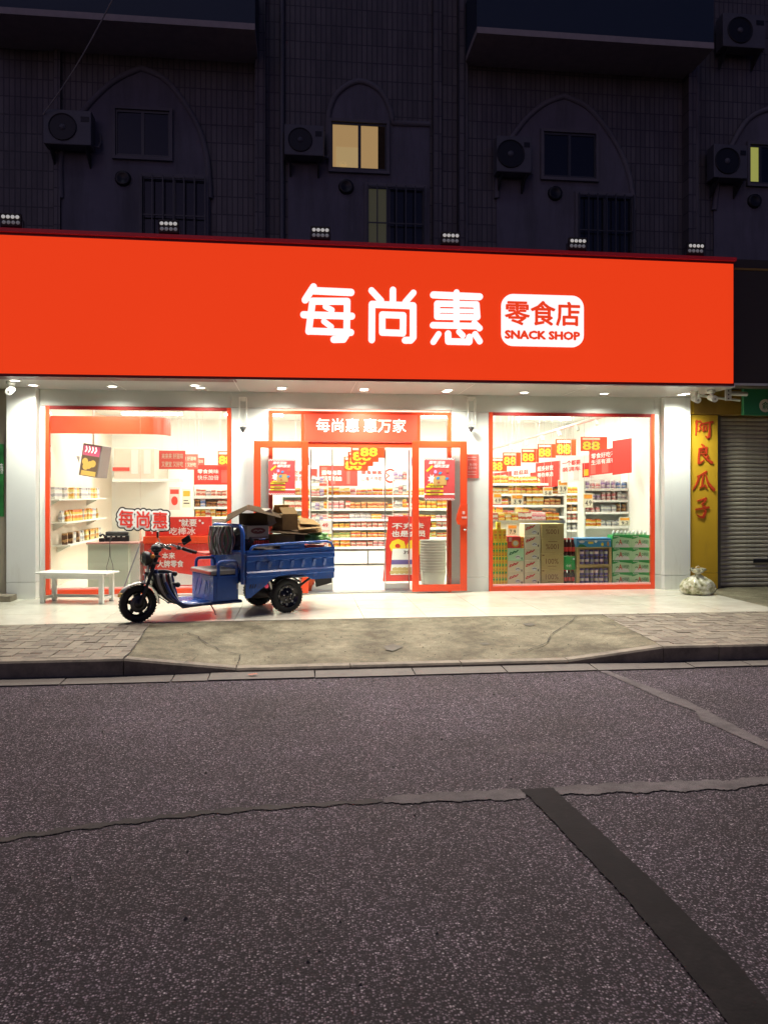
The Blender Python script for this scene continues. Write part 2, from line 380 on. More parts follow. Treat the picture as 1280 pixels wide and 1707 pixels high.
def weather(name, col, lo, hi, scale=3.0, stretch=(1, 1, 1), amount=.8):
    n = MATS[name].node_tree; p = n.nodes['Principled BSDF']; L = n.links.new
    tc = n.nodes.new('ShaderNodeTexCoord'); mp = n.nodes.new('ShaderNodeMapping'); mp.inputs['Scale'].default_value = stretch; L(tc.outputs['Object'], mp.inputs[0])
    no = n.nodes.new('ShaderNodeTexNoise'); no.inputs['Scale'].default_value = scale; no.inputs['Detail'].default_value = 9; no.inputs['Roughness'].default_value = .72; L(mp.outputs[0], no.inputs['Vector'])
    mr = n.nodes.new('ShaderNodeMapRange'); mr.inputs[1].default_value = lo; mr.inputs[2].default_value = hi; mr.inputs[3].default_value = 0; mr.inputs[4].default_value = amount; L(no.outputs['Fac'], mr.inputs[0])
    mx = n.nodes.new('ShaderNodeMix'); mx.data_type = 'RGBA'; mx.inputs[7].default_value = tuple(col) + (1,); L(mr.outputs[0], mx.inputs[0])
    b = p.inputs['Base Color']
    if b.is_linked: L(b.links[0].from_socket, mx.inputs[6])
    else: mx.inputs[6].default_value = b.default_value
    L(mx.outputs[2], b)
weather('trike_blue', (.09, .075, .055), .54, .72, 5.0, (1, 1, 1), .75); weather('trike_blue_dark', (.09, .06, .04), .52, .7, 8, (1, 1, 1), .8)
weather('shutter', (.10, .085, .06), .50, .75, 1.4, (1, 1, .35), .7); weather('wall_white', (.50, .48, .40), .56, .8, 1.6, (2.5, 2.5, .4), .5)
weather('plaster', (.10, .10, .10), .45, .72, .8, (2.2, 2, .3), .8); weather('facade_tile', (.05, .048, .05), .45, .75, .5, (1.6, 1, .4), .8); weather('apron_tile', (.42, .38, .28), .56, .75, 2.2, (1, 1, 1), .45)
weather('asphalt', (.020, .018, .018), .56, .72, .55, (1, .55, 1), .55); weather('asphalt', (.16, .13, .12), .60, .75, .8, (.5, 1.4, 1), .35); weather('yellow_panel', (.30, .19, .03), .55, .8, 2, (2, 2, .4), .6)
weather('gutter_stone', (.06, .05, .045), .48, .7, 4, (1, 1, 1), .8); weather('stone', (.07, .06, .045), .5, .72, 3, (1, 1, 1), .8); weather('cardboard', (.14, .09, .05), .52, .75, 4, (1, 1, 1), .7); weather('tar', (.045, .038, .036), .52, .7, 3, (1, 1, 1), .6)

# ================================================================== GROUND
Y_AP0, Y_F, Y_K0, Y_K1 = 9.60, 12.05, 7.50, 7.63     # apron edge, shop front, kerb front and back
Z_ROAD = -.17
def smooth(t): t = max(0, min(1, t)); return t * t * (3 - 2 * t)
def kerb_z(x):
    if x < -1.65: return 0
    if x < -.6: return -.115 * (x + 1.65) / 1.05
    if x < 2.7: return -.115
    if x < 3.7: return -.115 * (3.7 - x) / 1.0
    return 0
def walk_z(x, y): return kerb_z(x) * max(0, min(1, (Y_AP0 - y) / (Y_AP0 - Y_K1)))

mb = MB(); mb.box(-400, 400, -300, 700, -1.2, -.30); struct('ground', mb, mat('far_ground', (.08, .075, .07), .9))
mb = MB(); mb.add([(-90, -60, Z_ROAD), (90, -60, Z_ROAD), (90, 7.4, Z_ROAD), (-90, 7.4, Z_ROAD)], [(0, 1, 2, 3)])
road = struct('road', mb, 'asphalt')

def ribbon(name, m, left, right, z, parent):
    vs = []; fs = []
    for a, b in zip(left, right): vs += [(a[0], a[1], z), (b[0], b[1], z)]
    for i in range(len(left) - 1): fs.append((2 * i, 2 * i + 1, 2 * i + 3, 2 * i + 2))
    mb = MB(); mb.add(vs, fs); return mb.build(name, m, parent)
def band_px(pts, z):     # pts: (px, py_top, py_bottom); dense ragged edges
    L_, R_ = [], []
    for i in range(len(pts) - 1):
        a, b = pts[i], pts[i + 1]; n = max(2, int(abs(b[0] - a[0]) / 4))
        for q in range(n):
            t = q / n; px = a[0] + (b[0] - a[0]) * t; j = random.uniform(-1.3, 1.3) + 1.2 * math.sin(px * .11); j2 = random.uniform(-1.3, 1.3) + 1.5 * math.sin(px * .083 + 1)
            L_.append(atz(px, a[1] + (b[1] - a[1]) * t + j, z)); R_.append(atz(px, a[2] + (b[2] - a[2]) * t + j2, z))
    return L_, R_
zs = Z_ROAD + .005
l, r = band_px([(-120, 1411, 1419), (0, 1396, 1403), (130, 1377, 1384), (300, 1355, 1362), (450, 1342, 1349), (560, 1337, 1342), (642, 1332, 1338)], zs)
ribbon('sealed_crack', 'seal_dark', l, r, zs, road)
l, r = band_px([(640, 1328, 1340), (760, 1320, 1335), (880, 1314, 1332)], zs + .001)
ribbon('sealed_crack', 'seal_light', l, r, zs + .001, road)
l, r = band_px([(918, 1312, 1326), (1040, 1305, 1321), (1130, 1302, 1319), (1215, 1300, 1316), (1290, 1293, 1306), (1400, 1278, 1290)], zs + .001)
ribbon('sealed_crack', 'seal_light', l, r, zs + .001, road)
def strip_px(pairs, z, name, m):     # pairs of left and right pixel points down the strip
    L_, R_ = [], []
    for i in range(len(pairs) - 1):
        (a, b), (c_, d) = pairs[i], pairs[i + 1]
        for q in range(22):
            t = q / 22
            L_.append(atz(a[0] + (c_[0] - a[0]) * t + random.uniform(-1.6, 1.6), a[1] + (c_[1] - a[1]) * t, z)); R_.append(atz(b[0] + (d[0] - b[0]) * t + random.uniform(-1.6, 1.6), b[1] + (d[1] - b[1]) * t, z))
    (a, b) = pairs[-1]; L_.append(atz(*a, z)); R_.append(atz(*b, z))
    return ribbon(name, m, L_, R_, z, road)
strip_px([((866, 1316), (922, 1313)), ((884, 1330), (938, 1329)), ((965, 1415), (1010, 1395)), ((1045, 1500), (1100, 1480)), ((1130, 1600), (1222, 1600)), ((1195, 1680), (1290, 1680)), ((1250, 1760), (1370, 1760)), ((1420, 2100), (1590, 2100))], zs + .003, 'asphalt_patch', 'tar')
strip_px([((998, 1118), (1012, 1118)), ((1056, 1143), (1078, 1143)), ((1110, 1168), (1145, 1168)), ((1160, 1186), (1180, 1186)), ((1168, 1200), (1205, 1199)), ((1240, 1232), (1262, 1229)), ((1330, 1272), (1352, 1270))], zs, 'sealed_crack', 'seal_light')

# gutter stones and kerb stones
gut = MB(); gut.box(-14, 14, 7.26, 7.49, -.29, -.178); gut = struct('gutter', gut, 'joint')
xs = [-14, -11.5, -9.1, -6.9, -5.0, -3.3, -2.15, -1.17, -.84, .15, 1.1, 2.0, 2.9, 3.9, 4.5, 6.2, 8.0, 10.4, 12.2, 14]
for a, b in zip(xs, xs[1:]):
    dz = random.uniform(-.002, .004); m_ = MB(); d = random.uniform(-.012, .012)
    m_.hexa([(a + .006, 7.24 + d, -.28), (b - .006, 7.24 + d + random.uniform(-.01, .01), -.28), (b - .006, 7.49, -.28), (a + .006, 7.49, -.28), (a + .006, 7.24 + d, -.158 + dz), (b - .006, 7.24 + d, -.158 + dz), (b - .006, 7.49, -.150 + dz), (a + .006, 7.49, -.150 + dz)])
    m_.build('gutter_stone', 'gutter_stone', gut)
kb = MB(); kb.box(-14, 14, Y_K0 + .01, Y_K1 - .005, -.29, -.20); kb = struct('kerb', kb, 'joint')
xs = [-14, -12, -10, -8, -6.2, -5.1, -4.0, -2.85, -1.65, -.6, .5, 1.6, 2.7, 3.7, 4.3, 5.4, 6.5, 7.7, 9, 11, 14]
for a, b in zip(xs, xs[1:]):
    a1, b1 = a + .004, b - .004; za, zb = kerb_z(a1), kerb_z(b1); y0 = Y_K0 + random.uniform(-.006, .006); m_ = MB(); ch = .018
    m_.add([(a1, y0, -.29), (b1, y0, -.29), (b1, y0, zb - ch), (a1, y0, za - ch), (a1, y0 + ch, za), (b1, y0 + ch, zb), (b1, Y_K1, zb), (a1, Y_K1, za), (a1, Y_K1, -.29), (b1, Y_K1, -.29)],
           [(0, 1, 2, 3), (3, 2, 5, 4), (4, 5, 6, 7), (7, 6, 9, 8), (0, 3, 4, 7, 8), (1, 9, 6, 5, 2)])
    m_.build('kerb_stone', 'stone', kb)

# driveway between the two brick pavements
xl0, xl1 = atz(205, 1100, 0).x, atz(246, 1043, 0).x      # left brick edge at kerb / at apron
xr0, xr1 = 3.72, atz(1010, 1027, 0).x
mb = MB(); vs = []; fs = []; NX, NY = 60, 22
for j in range(NY + 1):
    y = Y_K1 + .003 + (Y_AP0 - Y_K1 - .006) * j / NY; t = j / NY
    for i in range(NX + 1):
        a = xl0 + (xl1 - xl0) * t; b = xr0 + (xr1 - xr0) * t; x = a + (b - a) * i / NX
        vs.append((x, y, walk_z(x, y) - .004 + random.uniform(-.003, .003)))
for j in range(NY):
    for i in range(NX): q = j * (NX + 1) + i; fs.append((q, q + 1, q + NX + 2, q + NX + 1))
mb.add(vs, fs, True); drive = struct('driveway', mb, 'concrete')
def on_walk(px, py):
    z = -.05
    for _ in range(6): p = atz(px, py, z); z = walk_z(p.x, p.y)
    return Vector((p.x, p.y, z))
def patch_px(name, m, poly, lift, parent):
    P = [on_walk(*p) for p in poly]; mb = MB(); mb.add([(p.x, p.y, p.z + lift) for p in P], [tuple(range(len(P)))]); return mb.build(name, m, parent)
def crack_px(pts, wd, parent, lift=.009):
    P = []
    for i in range(len(pts) - 1):
        for q in range(5):
            t = q / 5; P.append(on_walk(pts[i][0] + (pts[i + 1][0] - pts[i][0]) * t + random.uniform(-1.5, 1.5), pts[i][1] + (pts[i + 1][1] - pts[i][1]) * t + random.uniform(-.8, .8)))
    P.append(on_walk(*pts[-1])); mb = MB(); vs = []; fs = []
    for i, p in enumerate(P):
        d = (P[min(i + 1, len(P) - 1)] - P[max(0, i - 1)]); nrm = Vector((-d.y, d.x, 0)); nrm.normalize(); h = .65 * wd * random.uniform(.2, 1) * (.4 if i in (0, len(P) - 1) else 1)
        vs += [p + nrm * h + Vector((0, 0, lift)), p - nrm * h + Vector((0, 0, lift))]
    for i in range(len(P) - 1): fs.append((2 * i, 2 * i + 1, 2 * i + 3, 2 * i + 2))
    mb.add(vs, fs); mb.build('crack', 'crack', parent)
for pts, wd in (([(300, 1052), (330, 1062), (345, 1075), (375, 1088), (402, 1092)], .010), ([(402, 1092), (398, 1105), (394, 1114)], .009), ([(205, 1100), (225, 1080), (246, 1046)], .012),
                ([(330, 1095), (318, 1102), (306, 1106)], .008), ([(850, 1091), (880, 1085), (912, 1073), (918, 1060), (942, 1043), (962, 1028)], .012), ([(912, 1073), (916, 1062), (908, 1055)], .007),
                ([(965, 1045), (1000, 1050), (1033, 1049)], .009), ([(985, 1029), (1010, 1040), (1030, 1046), (1062, 1056), (1085, 1069)], .008), ([(560, 1030), (700, 1032), (840, 1029)], .006)):
    crack_px(pts, wd, drive)
for poly in ([(872, 1040), (884, 1039), (893, 1042), (884, 1044), (874, 1043)], [(640, 1078), (655, 1074), (672, 1079), (655, 1086), (643, 1084)], [(800, 1073), (812, 1072), (816, 1075), (805, 1076)]):
    patch_px('pit', mat('dark_concrete', (.09, .08, .055), .8, var=.3, vscale=20), poly, .004, drive)  # pits drawn as flat patches of darker, mottled concrete

# brick pavements: herringbone, each paver its own piece
BW, GAP = .125, .007
def clip(poly, a, b):     # keep the left side of a->b
    out = []
    def side(p): return (b[0] - a[0]) * (p[1] - a[1]) - (b[1] - a[1]) * (p[0] - a[0])
    for i in range(len(poly)):
        p, q = poly[i - 1], poly[i]; sp, sq = side(p), side(q)
        if (sp >= 0) != (sq >= 0): t = sp / (sp - sq); out.append((p[0] + (q[0] - p[0]) * t, p[1] + (q[1] - p[1]) * t))
        if sq >= 0: out.append(q)
    return out
def paver_data(wx, wy, m):
    mb = MB(); c = .006; x, y = wx / 2, wy / 2
    mb.add([(-x, -y, -.05), (x, -y, -.05), (x, y, -.05), (-x, y, -.05), (-x, -y, -c), (x, -y, -c), (x, y, -c), (-x, y, -c), (-x + c, -y + c, 0), (x - c, -y + c, 0), (x - c, y - c, 0), (-x + c, y - c, 0)],
           [(0, 1, 5, 4), (1, 2, 6, 5), (2, 3, 7, 6), (3, 0, 4, 7), (4, 5, 9, 8), (5, 6, 10, 9), (6, 7, 11, 10), (7, 4, 8, 11), (8, 9, 10, 11)])
    return mb.data('paver', m)
PV = {(h, k): paver_data((2 * BW if h else BW) - GAP, (BW if h else 2 * BW) - GAP, 'paver_%d' % k) for h in (0, 1) for k in range(3)}
def pavement(name, region, xa, xb):
    mb = MB(); mb.add([(p[0], p[1], -.012) for p in region], [tuple(range(len(region)))]); base = struct(name, mb, 'joint')
    i0, i1, j0, j1 = int(xa / BW) - 4, int(xb / BW) + 4, int(Y_K1 / BW) - 4, int(Y_AP0 / BW) + 4
    for i in range(i0, i1):
        for j in range(j0, j1):
            c = (i - j) % 4
            if c == 0: h, x0, y0, x1, y1 = 1, i, j, i + 2, j + 1
            elif c == 3: h, x0, y0, x1, y1 = 0, i, j, i + 1, j + 2
            else: continue
            x0, y0, x1, y1 = x0 * BW + GAP / 2, y0 * BW + GAP / 2, x1 * BW - GAP / 2, y1 * BW - GAP / 2
            poly = [(x0, y0), (x1, y0), (x1, y1), (x0, y1)]; full = list(poly)
            for q in range(len(region)): 
                poly = clip(poly, region[q], region[(q + 1) % len(region)])
                if len(poly) < 3: break
            if len(poly) < 3: continue
            dz = random.uniform(-.004, .004); k = random.randrange(3)
            if len(poly) == 4 and all((abs(a[0] - b[0]) < 1e-6 and abs(a[1] - b[1]) < 1e-6) for a, b in zip(sorted(poly), sorted(full))):
                o = bpy.data.objects.new('paver', PV[(h, k)]); o.location = ((x0 + x1) / 2, (y0 + y1) / 2, dz)
                o.rotation_euler = (random.uniform(-.012, .012), random.uniform(-.012, .012), 0); C.objects.link(o); o.parent = base
            else:
                ar = abs(sum(poly[q - 1][0] * poly[q][1] - poly[q][0] * poly[q - 1][1] for q in range(len(poly)))) / 2
                if ar < .0012: continue
                n = len(poly); m_ = MB(); m_.add([(p[0], p[1], -.05) for p in poly] + [(p[0], p[1], dz) for p in poly], [tuple(range(n, 2 * n))] + [(q, (q + 1) % n, (q + 1) % n + n, q + n) for q in range(n)])
                m_.build('paver', 'paver_%d' % k, base)
    return base
pavement('brick_pavement', [(-4.6, Y_K1), (xl0, Y_K1), (xl1, Y_AP0), (-4.6, Y_AP0)], -4.6, xl1)
pavement('brick_pavement', [(xr0, Y_K1), (7.2, Y_K1), (7.2, Y_AP0), (xr1, Y_AP0)], min(xr0, xr1), 7.2)
mb = MB()
mb.box(-20, -4.604, Y_K1 + .002, Y_AP0, -.29, -.004); mb.box(7.204, 22, Y_K1 + .002, Y_AP0, -.29, -.004); mb.box(-4.6, 7.2, Y_K1 + .002, Y_AP0, -.29, -.16)
struct('pavement_bed', mb, 'paver_1')

# loose grit: uncountable small stones along the gutter, the road and the driveway
mb = MB(); rg = random.Random(5)
for q in range(900):
    if q < 420: x, y, z = rg.uniform(-4.5, 6.5), 7.24 - abs(rg.gauss(0, .12)), Z_ROAD
    elif q < 640: x, y, z = rg.uniform(-3.5, 5), rg.uniform(1.8, 7.0), Z_ROAD
    else: x, y = rg.uniform(-1.4, 3.4), rg.uniform(7.7, 9.5); z = walk_z(x, y)
    r = rg.uniform(.003, .009) * (1.3 if q < 640 else .9); a = rg.uniform(0, 6)
    vs = [(x + r * rg.uniform(.7, 1.3) * math.cos(a + k * PI / 2), y + r * rg.uniform(.7, 1.3) * math.sin(a + k * PI / 2), z) for k in range(4)]
    mb.add(vs + [(x, y, z + r * rg.uniform(.7, 1.2))], [(0, 1, 4), (1, 2, 4), (2, 3, 4), (3, 0, 4)])
tag(mb.build('loose_grit', 'gutter_stone', None), 'loose grit scattered over the road and along the gutter', 'grit', kind='stuff')

# shop apron: large cream tiles
xa0, xa1 = -6.4, 6.42
mb = MB(); mb.box(xa0, xa1, Y_AP0 + .003, Y_F + .2, -.28, -.010); ap = struct('apron', mb, mat('apron_joint', (.38, .35, .26), .6))
TN = 16; TW = (xa1 - xa0) / TN; rows = [Y_AP0, 10.41, 11.22, Y_F + .1]
for i in range(TN):
    for j in range(3):
        m_ = MB(); g = .0022; m_.box(xa0 + i * TW + g, xa0 + (i + 1) * TW - g, rows[j] + g, rows[j + 1] - g, -.009, random.uniform(-.0007, .0007)); m_.build('tile', 'apron_tile', ap)
mb = MB(); mb.box(6.424, 22, Y_AP0 + .003, 12.6, -.28, -.012); struct('neighbour_forecourt', mb, 'concrete')
mb = MB(); mb.box(-20, xa0 - .004, Y_AP0 + .003, 12.6, -.28, -.012); struct('neighbour_forecourt', mb, 'concrete')

# ================================================================== THE SHOP
ZS = 3.135          # soffit height
shop = thing('shop_building', 'brightly lit white panelled snack shop with red window frames', 'shop', (1.0, Y_F, 0))
WT = .16
def wall_piece(name, m, x0, x1, z0, z1, y0=Y_F, y1=Y_F + WT, bev=.004):
    mb = MB(); mb.box(x0, x1, y0, y1, z0, z1, bev); return mb.build(name, m, shop, True)
WL = (-3.785, -1.04, .035, 2.885)      # left window opening
WR = (3.02, 5.79, .0, 2.865)
DX = (-.465, 2.405, 0, 2.85)
wall_piece('wall_panel', 'wall_white', -1.036, DX[0] - .004, .232, 2.884); wall_piece('base_panel', 'wall_white', -1.036, DX[0] - .004, .0, .226)
wall_piece('wall_panel', 'wall_white', DX[1] + .004, WR[0] - .004, .232, 2.864); wall_piece('base_panel', 'wall_white', DX[1] + .004, WR[0] - .004, .0, .226)
wall_piece('wall_panel', 'wall_white', WR[1] + .004, 6.345, .232, 2.864); wall_piece('base_panel', 'wall_white', WR[1] + .004, 6.345, 0, .226)
wall_piece('header_panel', 'wall_grey', -3.87, -1.04, 2.889, ZS); wall_piece('header_panel', 'wall_grey', -1.036, 2.41, 2.889, ZS); wall_piece('header_panel', 'wall_grey', 2.414, 5.79, 2.869, ZS); wall_piece('header_panel', 'wall_grey', 5.794, 6.345, 2.869, ZS)
wall_piece('wall_panel', 'wall_white', -3.87, WL[0] - .004, .035, 2.885)
wall_piece('pilaster', 'wall_white', -4.29, -3.874, .252, ZS - .002, Y_F - .16, Y_F + .2); wall_piece('base_panel', 'wall_white', -4.29, -3.874, 0, .246, Y_F - .16, Y_F + .2)
wall_piece('pilaster', 'wall_white', 5.90, 6.345, .232, ZS - .002, Y_F - .12, Y_F - .002); wall_piece('base_panel', 'wall_white', 5.90, 6.345, 0, .226, Y_F - .12, Y_F - .002)
# windows
def window(op, seams, frame_w=.06, top_w=.05):
    x0, x1, z0, z1 = op; mb = MB(); y0, y1 = Y_F - .012, Y_F + .06
    mb.box(x0, x0 + frame_w, y0, y1, z0, z1, .004); mb.box(x1 - frame_w, x1, y0, y1, z0, z1, .004); mb.box(x0 + frame_w, x1 - frame_w, y0 + .002, y1, z0, z0 + .075, .004)
    win = mb.build('window', 'frame_red', shop, True)
    mb = MB(); mb.box(x0 + frame_w, x1 - frame_w, y0 + .002, y1, z1 - top_w, z1, .004); mb.build('head_rail', 'frame_dark_red', win, True)
    mb = MB(); mb.box(x0 + frame_w, x1 - frame_w, y0 + .02, y1, z0 + .075, z0 + .105, .003); mb.build('bottom_rail', 'print_pink', win, True)
    e = [x0 + frame_w] + seams + [x1 - frame_w]
    for a, b in zip(e, e[1:]):
        mb = MB(); mb.box(a + .002, b - .002, Y_F + .03, Y_F + .040, z0 + .105, z1 - top_w); mb.build('pane', 'glass', win, True)
    return win
window(WL, [at(233, 800, Y_F).x]); window(WR, [at(953, 830, Y_F).x])
# entrance
de = MB(); fx = .06
hx0, hx1 = at(505, 710, Y_F).x, at(697, 710, Y_F).x
de.box(DX[0], DX[0] + fx, Y_F - .02, Y_F + .08, 0, DX[3], .004); de.box(DX[1] - fx, DX[1], Y_F - .02, Y_F + .08, 0, DX[3], .004)
de.box(DX[0] + fx, DX[1] - fx, Y_F - .018, Y_F + .08, DX[3] - .045, DX[3], .004); de.box(DX[0] + fx, DX[1] - fx, Y_F - .018, Y_F + .08, 2.29, 2.37, .004)
de.box(hx0 - .03, hx0 + .02, Y_F - .019, Y_F + .08, 2.37, DX[3] - .045, .004); de.box(hx1 - .02, hx1 + .03, Y_F - .019, Y_F + .08, 2.37, DX[3] - .045, .004)
sx0, sx1 = at(513, 850, Y_F).x, at(688, 850, Y_F).x
de.box(sx0 - .05, sx0, Y_F - .018, Y_F + .08, 0, 2.29, .004); de.box(sx1, sx1 + .05, Y_F - .018, Y_F + .08, 0, 2.29, .004)
door_frame = de.build('door_frame', 'frame_red', shop, True)
for a, b in ((DX[0] + fx, hx0 - .03), (hx1 + .03, DX[1] - fx)):
    mb = MB(); mb.box(a, b, Y_F + .03, Y_F + .038, 2.37, DX[3] - .045); mb.build('pane', 'glass', door_frame, True)
for a, b in ((DX[0] + fx, sx0 - .05), (sx1 + .05, DX[1] - fx)):
    mb = MB(); mb.box(a, b, Y_F + .03, Y_F + .038, .02, 2.29); mb.build('pane', 'glass', door_frame, True)
mb = MB(); mb.box(DX[0] + .06, DX[1] - .06, Y_F - .05, Y_F + .16, .001, .028, .004); mb.build('threshold', 'steel', shop, True)
hs = MB(); hs.box(hx0 + .022, hx1 - .022, Y_F - .045, Y_F + .03, 2.374, DX[3] - .047, .004)
hsign = tag(hs.build('door_header_sign', 'head_sign', None, loc=(1.0, Y_F, 2.37)), 'red lit panel with white characters above the open shop doorway', 'sign')
X0, X1, Z0, Z1 = rect(527, 697, 598, 720, Y_F - .05); X2, X3, _, _ = rect(606, 697, 677, 720, Y_F - .05)
mb = MB(); mb.text('每尚惠', X0, X1, Z0, Z1, Y_F - .049, .014); mb.text('惠万家', X2, X3, Z0, Z1, Y_F - .049, .014); mb.build('lettering', 'head_sign_text', hsign, True)
# frameless inner glass doors with steel rails
def glass_leaf(px0, px1, Y):
    a, b = at(px0, 900, Y).x, at(px1, 900, Y).x
    mb = MB(); mb.box(a + .008, b - .008, Y, Y + .012, .12, 2.26); leaf = mb.build('glass_door', 'glass_soft', shop, True)
    for q in (a, b): mb = MB(); mb.box(q - .008, q + .008, Y - .006, Y + .018, .12, 2.26); mb.build('edge_profile', 'steel', leaf, True)
    mb = MB(); mb.box(a - .01, b + .01, Y - .008, Y + .022, .032, .13, .003); mb.build('bottom_rail', 'steel', leaf, True)
glass_leaf(518, 554, Y_F + .12); glass_leaf(642, 682, Y_F + .12)
# the two red outer doors folded back against the wall
def outer_door(px0, px1, handle):
    Y = Y_F - .14; x0, x1, z0, z1 = rect(px0, 735, px1, 989, Y); z0 = .03; fw = .105
    mb = MB(); mb.box(x0, x0 + fw, Y - .025, Y + .025, z0, z1, .006); mb.box(x1 - fw, x1, Y - .025, Y + .025, z0, z1, .006)
    mb.box(x0 + fw, x1 - fw, Y - .024, Y + .024, z1 - fw, z1, .006); mb.box(x0 + fw, x1 - fw, Y - .024, Y + .024, z0, z0 + fw, .006)
    d = mb.build('outer_door', 'frame_red', shop, True)
    mb = MB(); mb.box(x0 + fw, x1 - fw, Y - .004, Y + .004, z0 + fw, z1 - fw); mb.build('pane', 'glass', d, True)
    if handle:
        hx = x1 - fw; pts = [(x1 - .004, at(770, 840, Y).z), (hx - .005, at(770, 840, Y).z), (hx - .06, at(765, 857, Y).z), (hx - .075, at(765, 866, Y).z), (hx - .05, at(765, 874, Y).z), (x1 - .004, at(765, 878, Y).z)]
        mb = MB(); mb.prism(pts[::-1], Y - .06, Y - .027); h = mb.build('lock_case', 'frame_red', d, True)
        mb = MB(); mb.box(hx + .02, hx + .06, Y - .064, Y - .061, at(770, 857, Y).z, at(770, 852, Y).z); mb.box(hx + .01, hx + .09, Y - .064, Y - .061, at(770, 864, Y).z, at(770, 861, Y).z); mb.build('sticker', 'print_pink', h, True)
        mb = MB(); mb.lathe([(.0, -.03), (.016, -.03), (.018, 0)], (hx + .065, Y - .026, at(770, 883, Y).z), 'y', 12); mb.build('keyhole', 'steel', d, True)
    for zz in (.3, 1.2, 2.0): mb = MB(); mb.cyl((x1 if px0 < 600 else x0, Y + .01, zz), (x1 if px0 < 600 else x0, Y + .01, zz + .12), .014, 8); mb.build('hinge', 'steel', d, True)
outer_door(423, 514, False); outer_door(687, 778, True)
# soffit and its downlights
mb = MB(); mb.box(-6.0, 6.40, 10.73, Y_F + .1, ZS, ZS + .06); sof = mb.build('soffit', 'soffit', shop, True)
for x in (-2.6, -.9, .8, 2.5, 4.2): mb = MB(); mb.box(x - .003, x + .003, 10.8, Y_F - .01, ZS - .002, ZS + .001); mb.build('panel_joint', 'wall_grey', sof, True)
LAMPS = [(25, 634), (56, 642), (193, 647), (325, 642), (337, 649), (470, 646), (470, 653), (607, 648), (603, 656), (747, 650), (735, 658), (860, 660), (988, 662), (1143, 656), (1112, 664)]
for px, py in LAMPS:
    p = atz(px, py, ZS); p.y = max(10.9, min(Y_F - .42, p.y))
    mb = MB(); mb.lathe([(.062, -.006), (.085, -.008), (.088, 0)], (p.x, p.y, ZS), 'z', 20); dl = mb.build('downlight', 'white_paint', sof, True)
    mb = MB(); mb.lathe([(0, -.003), (.062, -.004)], (p.x, p.y, ZS), 'z', 20); mb.build('lens', 'downlight_lens', dl, True)
    ld = bpy.data.lights.new('downlight_beam', 'SPOT'); ld.energy = 150; ld.spot_size = math.radians(150); ld.spot_blend = 1.0; ld.shadow_soft_size = .08; ld.color = (.99, 1.0, .89)
    lo = bpy.data.objects.new('downlight_beam', ld); C.objects.link(lo); lo.location = (p.x, p.y, ZS - .03)
mb = MB(); mb.box(-6.0, 6.36, 10.9, 17.4, 5.04, 5.10); mb.build('roof', 'plaster_dim', shop, True)
mb = MB(); mb.box(-6.0, 6.38, Y_F + .14, Y_F + .3, ZS + .06, 5.04); mb.build('upper_wall', 'plaster_dim', shop, True)

# wire wall lamps either side of the door
for k, (px, lab) in enumerate(((405, 'thin white wire wall lamp left of the entrance doors'), (785, 'thin white wire wall lamp right of the entrance doors'))):
    x0, x1, z0, z1 = rect(px - 6, 663, px + 6, 707, Y_F - .1); t = thing('wall_lamp', lab, 'lamp', ((x0 + x1) / 2, Y_F, z0), group='wire wall lamps beside the entrance')
    mb = MB()
    for yy in (Y_F - .16, Y_F - .05):
        for q in (x0, x1): mb.cyl((q, yy, z0), (q, yy, z1), .006, 6)
        for q in (z0, z1): mb.cyl((x0, yy, q), (x1, yy, q), .006, 6)
    for q in (x0, x1):
        for zz in (z0, z1): mb.cyl((q, Y_F - .16, zz), (q, Y_F - .05, zz), .006, 6)
    mb.build('wire_frame', 'white_paint', t, True)
    mb = MB(); mb.box(x0 + .01, x1 - .01, Y_F - .05, Y_F - .001, z1 - .04, z1 + .02); mb.build('bracket', 'white_paint', t, True)
    mb = MB(); cx = (x0 + x1) / 2; mb.lathe([(0, -.13), (.012, -.12), (.05, -.055), (.042, -.04), (0, -.035)], (cx, Y_F - .105, z0), 'z', 12); mb.build('lamp_head', 'dark_steel', t, True)

# ------------------------------------------------------------------ the big sign
Y_S = 10.70
sx0, sx1 = -6.1, at(1225, 540, Y_S).x
def stop(x): return 5.085 - .0050 * (x + 3.94)
def sbot(x): return 3.127 + .0026 * (x + 3.94)
sign = thing('shop_sign', 'long glowing orange-red fascia sign with big white characters above the shop', 'sign', (1.0, Y_S, sbot(1)))
mb = MB(); mb.hexa([(sx0, Y_S + .02, sbot(sx0)), (sx1, Y_S + .02, sbot(sx1)), (sx1, Y_S + .32, sbot(sx1)), (sx0, Y_S + .32, sbot(sx0)), (sx0, Y_S + .02, stop(sx0)), (sx1, Y_S + .02, stop(sx1)), (sx1, Y_S + .32, stop(sx1)), (sx0, Y_S + .32, stop(sx0))]); mb.build('box', 'sign_edge', sign, True)
mb = MB(); tt = .085; bb = .035
mb.hexa([(sx0 + .02, Y_S, sbot(sx0) + bb), (sx1 - .025, Y_S, sbot(sx1) + bb), (sx1 - .025, Y_S + .018, sbot(sx1) + bb), (sx0 + .02, Y_S + .018, sbot(sx0) + bb), (sx0 + .02, Y_S, stop(sx0) - tt), (sx1 - .025, Y_S, stop(sx1) - tt), (sx1 - .025, Y_S + .018, stop(sx1) - tt), (sx0 + .02, Y_S + .018, stop(sx0) - tt)]); mb.build('face', 'sign_red', sign, True)
